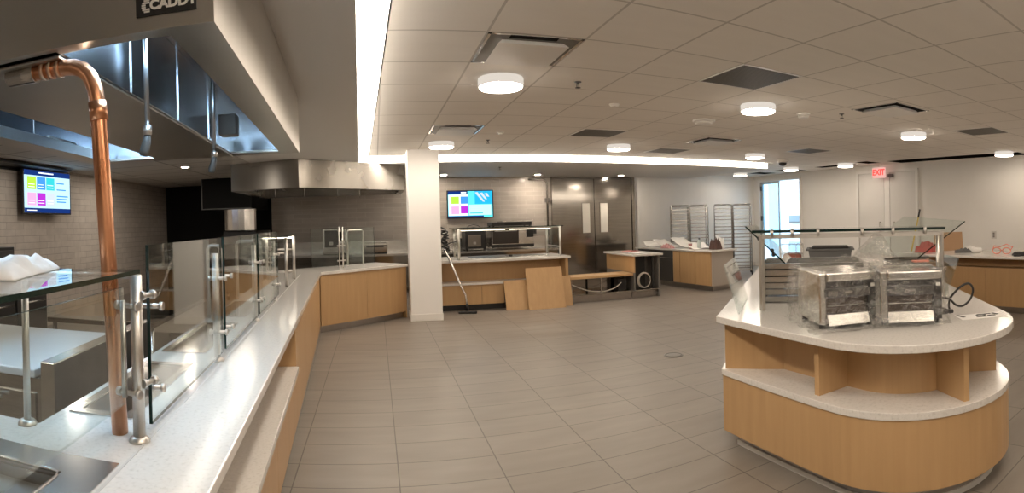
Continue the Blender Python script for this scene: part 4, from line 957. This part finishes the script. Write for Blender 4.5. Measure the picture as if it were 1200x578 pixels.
for f in (.06, .17, .31, .55, .72, .9): q = GL.lerp(GR, f) - gn * .028; MB().cyl((q.x, q.y, ZT - .03), (q.x, q.y, ZT + .018), .011, 10).build('clamp', CHROME, t)
# stack of steel trays behind it
t0 = None
tc = Vector((3.02, 2.96)); td = Vector((.72, -.69)); tn = Vector((.69, .72)); ta = math.atan2(td.y, td.x)
for k in range(6):
    z = CT + .001 + k * .048
    j = random.uniform(-.02, .02)
    lab = ['lowest steel tray of the stack on the island', 'second steel tray from the bottom of the island stack', 'third steel tray from the bottom of the island stack', 'fourth steel tray from the bottom of the island stack', 'fifth steel tray, just under the top one on the island', 'topmost steel tray of the stack on the island'][k]
    if t0 is None:
        t0 = thing('steel_tray', lab, 'tray', (0, 0, 0), 'stacked steel trays on the island')
        m = MB(); m.box(-.36, .36, -.24, .24, 0.006, .012); m.build('pan', STEELD, t0)
        m = MB(); m.box(-.37, .37, -.255, -.24, .006, .044); m.box(-.37, .37, .24, .255, .006, .044); m.box(-.37, -.36, -.24, .24, .006, .044); m.box(.36, .37, -.24, .24, .006, .044); m.build('rim', STEEL, t0)
        m = MB(); m.box(-.34, .34, -.22, .22, 0, .006); m.build('base', DARK, t0); ob = t0
    else: ob = dup(t0, (0, 0, 0), lab)
    ob.location = (tc.x + j, tc.y + j, z); ob.rotation_euler = (0, 0, ta + random.uniform(-.03, .03))
# loose glass panes
def loose(pts, lab, edges=()):
    return tag(MB().sheet(pts, .010, edges).build('glass_sheet', [GLASS, GLASSE]), lab, 'glass sheet', 'loose glass sheets on the island')
t = loose([(2.62, 2.83, 1.135), (2.42, 3.02, 1.40), (2.80, 3.36, 1.40), (2.99, 3.16, 1.135)], 'tilted loose glass sheet with clamps leaning at the left end of the island guard', (0,))
each('clamp', BLK, t, [lambda q, f=f: clamp(q, Vector((2.62, 2.83, 1.135)).lerp(Vector((2.42, 3.02, 1.40)), f) + Vector((-.03, -.03, .0)), (-.6, -.55, .35), .05) for f in (.3, .62)])
loose([(2.16, 2.78, CT + .004), (2.62, 3.26, CT + .004), (2.56, 3.33, 1.16), (2.10, 2.85, 1.16)], 'low greenish glass sheet standing at the left corner of the island')
t = loose([(3.56, 2.34, 1.12), (3.9, 2.10, 1.40), (4.05, 2.80, 1.44), (3.7, 3.05, 1.14)], 'large tilted glass sheet with black edges leaning at the right of the island', (0,))
loose([(3.42, 2.02, CT + .004), (3.80, 2.40, CT + .004), (3.88, 2.32, 1.14), (3.50, 1.94, 1.14)], 'low clear glass sheet right of the wrapped toasters')
t = thing('support_stand', 'grey metal stand propping the tilted glass sheet on the island', 'stand', (3.8, 2.62, CT))
MB().obox((3.84, 2.66, CT + .13), (.34, .34, .25), .7, .01).build('body', MIDG, t); MB().obox((3.84, 2.66, CT + .265), (.38, .38, .02), .7, .004).build('top', STEELD, t)
# bus tub on the far end
t = thing('bus_tub', 'dark grey plastic bus tub at the far end of the island', 'tub', (5.32, 4.85, CT))
rz = -.83; M = Matrix.Translation((5.30, 4.85, CT)) @ Matrix.Rotation(rz, 4, 'Z')
m = MB(M)
for (a0, a1, b0, b1) in ((-.24, .24, -.17, -.16), (-.24, .24, .16, .17), (-.25, -.24, -.17, .17), (.24, .25, -.17, .17)): m.hexa([(a0, b0, .0), (a1, b0, .0), (a1, b1, .0), (a0, b1, .0)], [(a0 * 1.12, b0 * 1.12, .17), (a1 * 1.12, b0 * 1.12, .17), (a1 * 1.12, b1 * 1.12, .17), (a0 * 1.12, b1 * 1.12, .17)])
m.box(-.245, .245, -.165, .165, .001, .008); m.build('body', GREY, t)
m = MB(M); m.box(-.30, .30, -.215, -.19, .165, .185, .005); m.box(-.30, .30, .19, .215, .165, .185, .005); m.box(-.31, -.28, -.215, .215, .165, .185, .005); m.box(.28, .31, -.215, .215, .165, .185, .005); m.build('rim', GREY, t)
tag(MB(M).box(-.24, .24, -.15, .15, .17, .215, .02).build('dark_cloth', BLK), 'dark cloth heaped in the grey bus tub', 'cloth')
M = Matrix.Translation((4.98, 5.22, CT)) @ Matrix.Rotation(rz, 4, 'Z'); m = MB(M)
for z in (.01, .12, .24): m.tube([(-.15, -.1, z), (.13, -.1, z), (.13, .1, z), (-.15, .1, z)], .004, 6, True)
for x in (-.15, -.05, .04, .13):
    for y in (-.1, .1): m.cyl((x, y, .006), (x, y, .24), .003, 6)
tag(m.build('wire_basket', STEEL), 'small wire basket of red cloth beside the grey tub', 'basket')
tag(MB(M).box(-.13, .11, -.085, .085, .012, .12, .03).build('red_cloth', plain('brick_cloth', (.36, .13, .09), .8)), 'brick red cloth bundle inside the wire basket', 'cloth')

# toasters
def toaster(lab, fl, fr, dep, H):
    fl, fr = Vector(fl), Vector(fr); w = (fr - fl).length; ang = math.atan2((fr - fl).y, (fr - fl).x)
    M = Matrix.Translation((fl.x, fl.y, CT)) @ Matrix.Rotation(ang, 4, 'Z')
    c = M @ Vector((w / 2, dep / 2, 0)); t = thing('conveyor_toaster', lab, 'toaster', c, 'wrapped toasters on the island')
    def B(nm, x0, x1, y0, y1, z0, z1, mm, bev=.004): return MB(M).box(x0 * w, x1 * w, y0, y1, z0 * H, z1 * H, bev).build(nm, mm, t)
    B('side_wall', 0, .12, .012, dep, .08, 1, STEELB, .008); B('side_wall', .985, 1, .012, dep, .08, 1, STEELB); B('top', .12, .985, .0, dep, .84, 1, STEELB, .008)
    B('back_panel', .12, .985, .25, dep, .08, .84, STEELD)
    B('upper_slot', .12, .84, .06, .07, .72, .84, BLK); B('vent_band', .10, .86, -.006, .05, .56, .72, DARK)
    for h in (0, 1):
        m = MB(M)
        for k in range(9 * h, 9 * h + 9): x = (.14 + .018 * k + (.10 if k > 8 else 0)) * w; m.box(x, x + .003, -.0075, -.006, .60 * H, .68 * H)
        m.build('vent_slots', STEEL, t)
    m = MB(M); m.box(.42 * w, .56 * w, -.008, -.006, .635 * H, .66 * H); m.build('badge', STEELB, t)
    B('window', .12, .84, .03, .04, .26, .56, plain('brown_glass_%d' % int(fl.x * 100), (.055, .035, .026), .12)); B('heat_rack', .14, .82, .015, .022, .40, .415, STEEL, .001)
    m = MB(M); m.hexa([(.12 * w, -.03, .085 * H), (.84 * w, -.03, .085 * H), (.84 * w, .06, .085 * H), (.12 * w, .06, .085 * H)], [(.12 * w, .0, .26 * H), (.84 * w, .0, .26 * H), (.84 * w, .06, .26 * H), (.12 * w, .06, .26 * H)]); m.build('chute', STEEL, t)
    cp_ = B('control_panel', .86, .985, -.004, .02, .10, .82, BLK)
    R = M @ Matrix.Translation((.925 * w, -.004, 0)) @ Matrix.Rotation(PI / 2, 4, 'X')
    for z in (.24, .40): MB(R).lathe([(.018, 0), (.018, .012), (.014, .02), (0, .021)], (0, z * H, 0), 16).build('knob', GREY, cp_)
    m = MB(M); m.box(.89 * w, .96 * w, -.010, -.004, .72 * H, .78 * H); m.build('switch', WHITE, cp_)
    for x in (.08, .92):
        for y in (.05, dep - .05):
            p = M @ Vector((x * w, y, 0)); MB().cyl(p, p + Vector((0, 0, .03)), .018).build('foot', RUBBER, t)
    return t, M, w
t1, M1, w1 = toaster('left steel toaster wrapped in plastic film on the island', (2.17, 2.065), (2.475, 1.915), .40, .312)
t2, M2, w2_ = toaster('right steel toaster wrapped in plastic film with two knobs on its right', (2.445, 1.86), (2.69, 1.60), .38, .308)
def wrap(lab, M, w, dep, H, seed, peak, skirt, bulge):
    b = bmesh.new(); bmesh.ops.create_cube(b, size=1)
    bmesh.ops.subdivide_edges(b, edges=b.edges[:], cuts=22, use_grid_fill=True)
    for v in b.verts:
        x, y, z = v.co; f = z + .5
        px = (x + .5) * (w + .05) - .025; py = (y + .5) * (dep + .05) - .03; pz = f * (H + .012)
        n = noise.noise_vector(Vector((px * 11, py * 11, pz * 11 + seed))); n2 = noise.noise_vector(Vector((px * 29, py * 29, pz * 29 + seed)))
        d = Vector((n.x, n.y, abs(n.z))) * .026 + n2 * .010
        sk = max(0, 1 - f * 5) ** 2
        px += (x * 2) * .05 * sk * skirt; py += (y * 2 if y < 0 else y) * .07 * sk * skirt
        if f > .98: pz += peak * math.exp(-((x - .30) ** 2 + (y - .15) ** 2) * 22)
        out = Vector((px, py, pz)) + d
        if x < -.49: out.x = min(out.x, -.008) - bulge * (1 - (2 * z) ** 2) * (1 - (2 * y) ** 2 * .6) - .03 * abs(n.y)
        if x > .49: out.x = max(out.x, w + .008)
        if y < -.49: out.y = min(out.y, -.038)
        if f > .98: out.z = max(out.z, H + .006)
        out.z = max(out.z, .0035)
        v.co = out
    bmesh.ops.delete(b, geom=[f for f in b.faces if all(v.co.z < .006 for v in f.verts)], context='FACES')
    for f in b.faces: f.smooth = True
    mm = MB(M); mm.bm.free(); mm.bm = b
    return tag(mm.build('plastic_wrap', FILM), lab, 'plastic wrap')
wrap('clear crumpled plastic film over the left toaster, bunched at its left side', M1, w1, .40, .312, 3., .06, 1., .07)
wrap('clear crumpled plastic film over the right toaster, rising to a peak', M2, w2_, .38, .308, 17., .03, .5, .0)
# gathered peak of film between the toasters
pk = Vector((2.74, 2.12, CT + .318))
m = MB(); rings = []
for k in range(9):
    f = k / 8; r = .15 * (1 - f) ** .8 + .012
    rings.append([m.bm.verts.new((pk.x + r * (1 + .35 * noise.noise(Vector((math.cos(a) * 2, math.sin(a) * 2, f * 3)))) * math.cos(a) + .02 * f, pk.y + r * math.sin(a) * (1 + .35 * noise.noise(Vector((math.sin(a) * 2, 4, f * 3)))), pk.z + .20 * f - .02 * abs(math.sin(3 * a)) * (1 - f))) for a in [2 * PI * j / 28 for j in range(28)]])
for A, B_ in zip(rings, rings[1:]):
    for j in range(28): f = m.bm.faces.new((A[j], A[(j + 1) % 28], B_[(j + 1) % 28], B_[j])); f.smooth = True
tag(m.build('plastic_wrap', FILM), 'gathered peak of clear film standing up behind the two toasters', 'plastic wrap')
tag(MB().obox((2.86, 1.86, CT + .336), (.10, .06, .012), -.6, .003).build('orange_tag', SALMON), 'small orange tag on top of the right wrapped toaster', 'tag')
# power cord and papers
t = t2
PC = MB().tube(smooth([(2.80, 1.75, CT + .03), (2.87, 1.74, CT + .05), (2.94, 1.735, CT + .035), (2.99, 1.73, CT + .012), (3.0, 1.74, CT + .05), (2.99, 1.72, CT + .1), (3.04, 1.68, CT + .16), (3.12, 1.66, CT + .175), (3.18, 1.66, CT + .13), (3.18, 1.68, CT + .065), (3.12, 1.70, CT + .03), (3.06, 1.72, CT + .04), (3.0, 1.735, CT + .085), (2.93, 1.76, CT + .105), (2.87, 1.78, CT + .085)]), .0075, 8).build('power_cord', BLK, t)
MB().tube([(3.0, 1.715, CT + .012), (2.93, 1.745, CT + .012), (2.90, 1.76, CT + .012)], [.014, .013, .008], 10).build('plug', BLK, PC)
t = thing('instruction_sheet', 'white instruction sheet with small black pictures on the island edge', 'papers', (2.98, 1.5, CT))
M = Matrix.Translation((2.985, 1.50, CT + .002)) @ Matrix.Rotation(-.72, 4, 'Z')
MB(M).box(-.15, .15, -.075, .075, -.0015, .0).build('sheet', PAPER, t)
for a, b_, r in (((-.125, .03, .001), (.02, .07, .002), .3), ((.10, .03, .001), (.02, .05, .002), .3), ((.05, .045, .001), (.05, .014, .002), 0), ((0, -.03, .001), (.09, .010, .002), 0), ((.06, -.01, .001), (.05, .018, .002), 0)): MB(M).obox(a, b_, r).build('printed_picture', DARK, t)
m = MB(M); m.tube([(.0 + .03 * math.cos(a * PI / 8), .015 + .022 * math.sin(a * PI / 8), .002) for a in range(16)], .0035, 6, True); m.build('seal_ring', GREY, t)
# floor drain
t = thing('floor_drain', 'round metal floor drain cover in the middle of the tile floor', 'floor drain', (2.99, 5.0, 0))
MB().lathe([(.105, 0), (.105, .003), (.09, .005), (.0, .005)], (2.99, 5.0, 0)).build('cover', MIDG, t); MB().tube([(2.99 + .085 * math.cos(a * PI / 12), 5 + .085 * math.sin(a * PI / 12), .005) for a in range(24)], .003, 6, True).build('ring', DARK, t)

# ================================================================== RIGHT COUNTER
t = thing('wall_counter', 'long maple counter with pale top running along the right side', 'counter', (7.5, 2.4, 0))
RX0, RX1, RY0, RY1 = 6.93, 8.0, -.6, 4.95
MB().box(RX0, RX1, RY0, RY1, CT - .035, CT, .004).build('countertop', QUARTZ, t)
for k in range(4):
    y0 = RY0 + .05 + k * 1.36; MB().box(7.16, 7.18, y0 + .003, y0 + 1.357, .1, .655).build('front_panel', WOOD, t)
MB().box(7.18, 7.95, RY0 + .04, RY1 - .05, .1, .655).build('cabinet_body', WOOD, t)
MB().box(7.4, 7.42, RY0 + .04, RY1 - .05, .655, CT - .035).build('recess_back', WOOD, t); MB().box(7.42, 7.95, RY0 + .04, RY1 - .05, .655, CT - .035).build('upper_body', WOOD, t)
MB().box(7.25, 7.9, RY0 + .06, RY1 - .08, 0, .1).build('toe_kick', TOE, t)
m = MB(Matrix.Translation((7.72, 4.45, CT + .002)) @ Matrix.Rotation(-.55, 4, 'Z') @ Matrix.Rotation(-.12, 4, 'X')); m.box(-.26, .26, 0, .02, 0, .30, .003)
tag(m.build('cardboard_sheet', CARD), 'brown board propped up at the far end of the right counter', 'board')
crumple('red_bag', 'dark red cloth bag on the right counter before the brown board', 'bag', Vector((7.34, 4.66, CT + .0005)), .30, .30, .17, RED, .3, 4)
crumple('work_gloves', 'grey work gloves lying on the right counter beside the board', 'gloves', Vector((7.45, 4.05, CT + .0005)), .16, .26, .07, GREY, .6, 14)
t = thing('tape_roll', 'white tape roll on the right counter beside grey gloves', 'tape roll', (7.5, 3.88, CT))
MB().tube([(7.5 + .05 * math.cos(a * PI / 10), 3.84 + .05 * math.sin(a * PI / 10), CT + .04) for a in range(20)], .038, 10, True).build('roll', PAPER, t); MB().lathe([(.02, .0), (.02, .07), (.015, .07)], (7.5, 3.84, CT), 14).build('core', CARD, t)
crumple('white_rag', 'small white rag left of the tape roll on the right counter', 'cloth', Vector((7.55, 3.98, CT + .0005)), .14, .16, .10, PAPER, .2, 33)
t = thing('safety_goggles', 'pair of orange framed safety goggles on the right counter', 'goggles', (7.3, 3.33, CT))
for y in (3.24, 3.40): MB().tube([(7.28, y + .065 * math.cos(a * PI / 8), CT + .055 + .045 * math.sin(a * PI / 8)) for a in range(16)], .008, 8, True).build('lens_rim', SALMON, t)
MB().tube([(7.28, 3.305, CT + .06), (7.27, 3.32, CT + .068), (7.28, 3.335, CT + .06)], .007, 8).build('nose_bridge', SALMON, t)
m = MB(); m.tube([(7.28, 3.18, CT + .06), (7.36, 3.17, CT + .12), (7.44, 3.22, CT + .10), (7.47, 3.32, CT + .14), (7.44, 3.42, CT + .10), (7.36, 3.48, CT + .12), (7.28, 3.465, CT + .06)], .007, 8); m.build('strap', SALMON, t)
t = thing('coiled_cable', 'black coiled cable at the right end of the counter', 'cable', (7.2, 2.95, CT))
m = MB()
for k in range(3): m.tube([(7.2 + (.11 - .01 * k) * math.cos(a * PI / 12), 2.94 + (.17 - .015 * k) * math.sin(a * PI / 12), CT + .012 + .014 * k) for a in range(24)], .011, 8, True)
m.build('coil', BLK, t); MB().tube([(7.09, 2.94, CT + .012), (7.05, 2.98, CT + .012), (7.02, 3.02, CT + .012)], .012, 8).build('plug', BLK, t)
# broom against the right wall, beyond the counter
t = thing('broom', 'yellow handled broom leaning on the right counter before the double doors', 'broom', (7.9, 5.35, 0))
MB().cyl((8.05, 5.6, .1), (8.62, 5.63, 1.40), .013, 10).build('handle', YELLOW, t); MB().cyl((8.605, 5.63, 1.365), (8.67, 5.633, 1.52), .017, 10).build('grip', BLK, t); MB().obox((8.03, 5.6, .055), (.07, .36, .11), .2, .01).build('brush', BLK, t)
t = thing('hand_squeegee', 'yellow and black hand tool lying on the island behind the right toaster', 'hand tool', (3.35, 2.52, CT))
MB().tube([(3.28, 2.62, CT + .20), (3.34, 2.55, CT + .17), (3.42, 2.45, CT + .15)], .014, 10).build('handle', BLK, t); MB().tube([(3.42, 2.45, CT + .15), (3.48, 2.38, CT + .13), (3.50, 2.35, CT + .02), (3.50, 2.35, CT + .001)], .02, 10).build('head', YELLOW, t)

# ================================================================== UNSEEN LIGHTS, LIGHT FROM OUTSIDE, CAMERA
def area(name, loc, shape, sx, sy, power, col):
    l = bpy.data.lights.new(name, 'AREA'); l.shape = shape; l.size = sx
    if shape == 'RECTANGLE': l.size_y = sy
    l.energy = power; l.color = col; o = bpy.data.objects.new(name, l); COL.objects.link(o); o.location = loc
for x, y in ((.99, .75), (3.58, .75), (6.4, .75), (9.3, .75), (.99, -2.4), (3.58, -2.4), (6.4, -2.4), (9.3, -2.4)):      # the lamp grid goes on behind the camera
    area('ceiling_light', (x, y, ZC - .09), 'DISK', .34, 0, 8., (1., .855, .70))
for x, y in ((-3.3, -.8), (-3.3, 1.2), (-3.6, 3.4), (-3.7, 6.0), (-4.0, 8.6)):                                            # unseen lights added to brighten the kitchen aisle
    area('kitchen_fill', (x, y, ZS - .01), 'DISK', .2, 0, 9., (1., .90, .78))
W = bpy.data.worlds.new('sky'); S.world = W; W.use_nodes = True
W.node_tree.nodes['Background'].inputs[0].default_value = (.62, .82, 1., 1); W.node_tree.nodes['Background'].inputs[1].default_value = 3.2

cam = bpy.data.cameras.new('camera'); co = bpy.data.objects.new('camera', cam); COL.objects.link(co); S.camera = co
cam.type = 'PANO'; cam.panorama_type = 'CENTRAL_CYLINDRICAL'
F, XV, YH, ROLL, CH = 642., 439.5, 262., -.0264, 1.486       # a phone panorama: cylindrical picture, f in pixels of the 1200 x 578 frame
cam.central_cylindrical_radius = 1.
cam.central_cylindrical_range_u_min = -600 / F; cam.central_cylindrical_range_u_max = 600 / F
cam.central_cylindrical_range_v_min = -(578 - YH) / F; cam.central_cylindrical_range_v_max = YH / F
cam.clip_start = .02
right = Vector((math.cos(ROLL), 0, math.sin(ROLL))); up = Vector((-math.sin(ROLL), 0, math.cos(ROLL))); fwd = Vector((0, 1, 0))
yaw = (600 - XV) / F
f2 = fwd * math.cos(yaw) + right * math.sin(yaw); r2 = right * math.cos(yaw) - fwd * math.sin(yaw)
R = Matrix((r2, up, -f2)).transposed()
co.matrix_world = Matrix.Translation((0, 0, CH)) @ R.to_4x4()
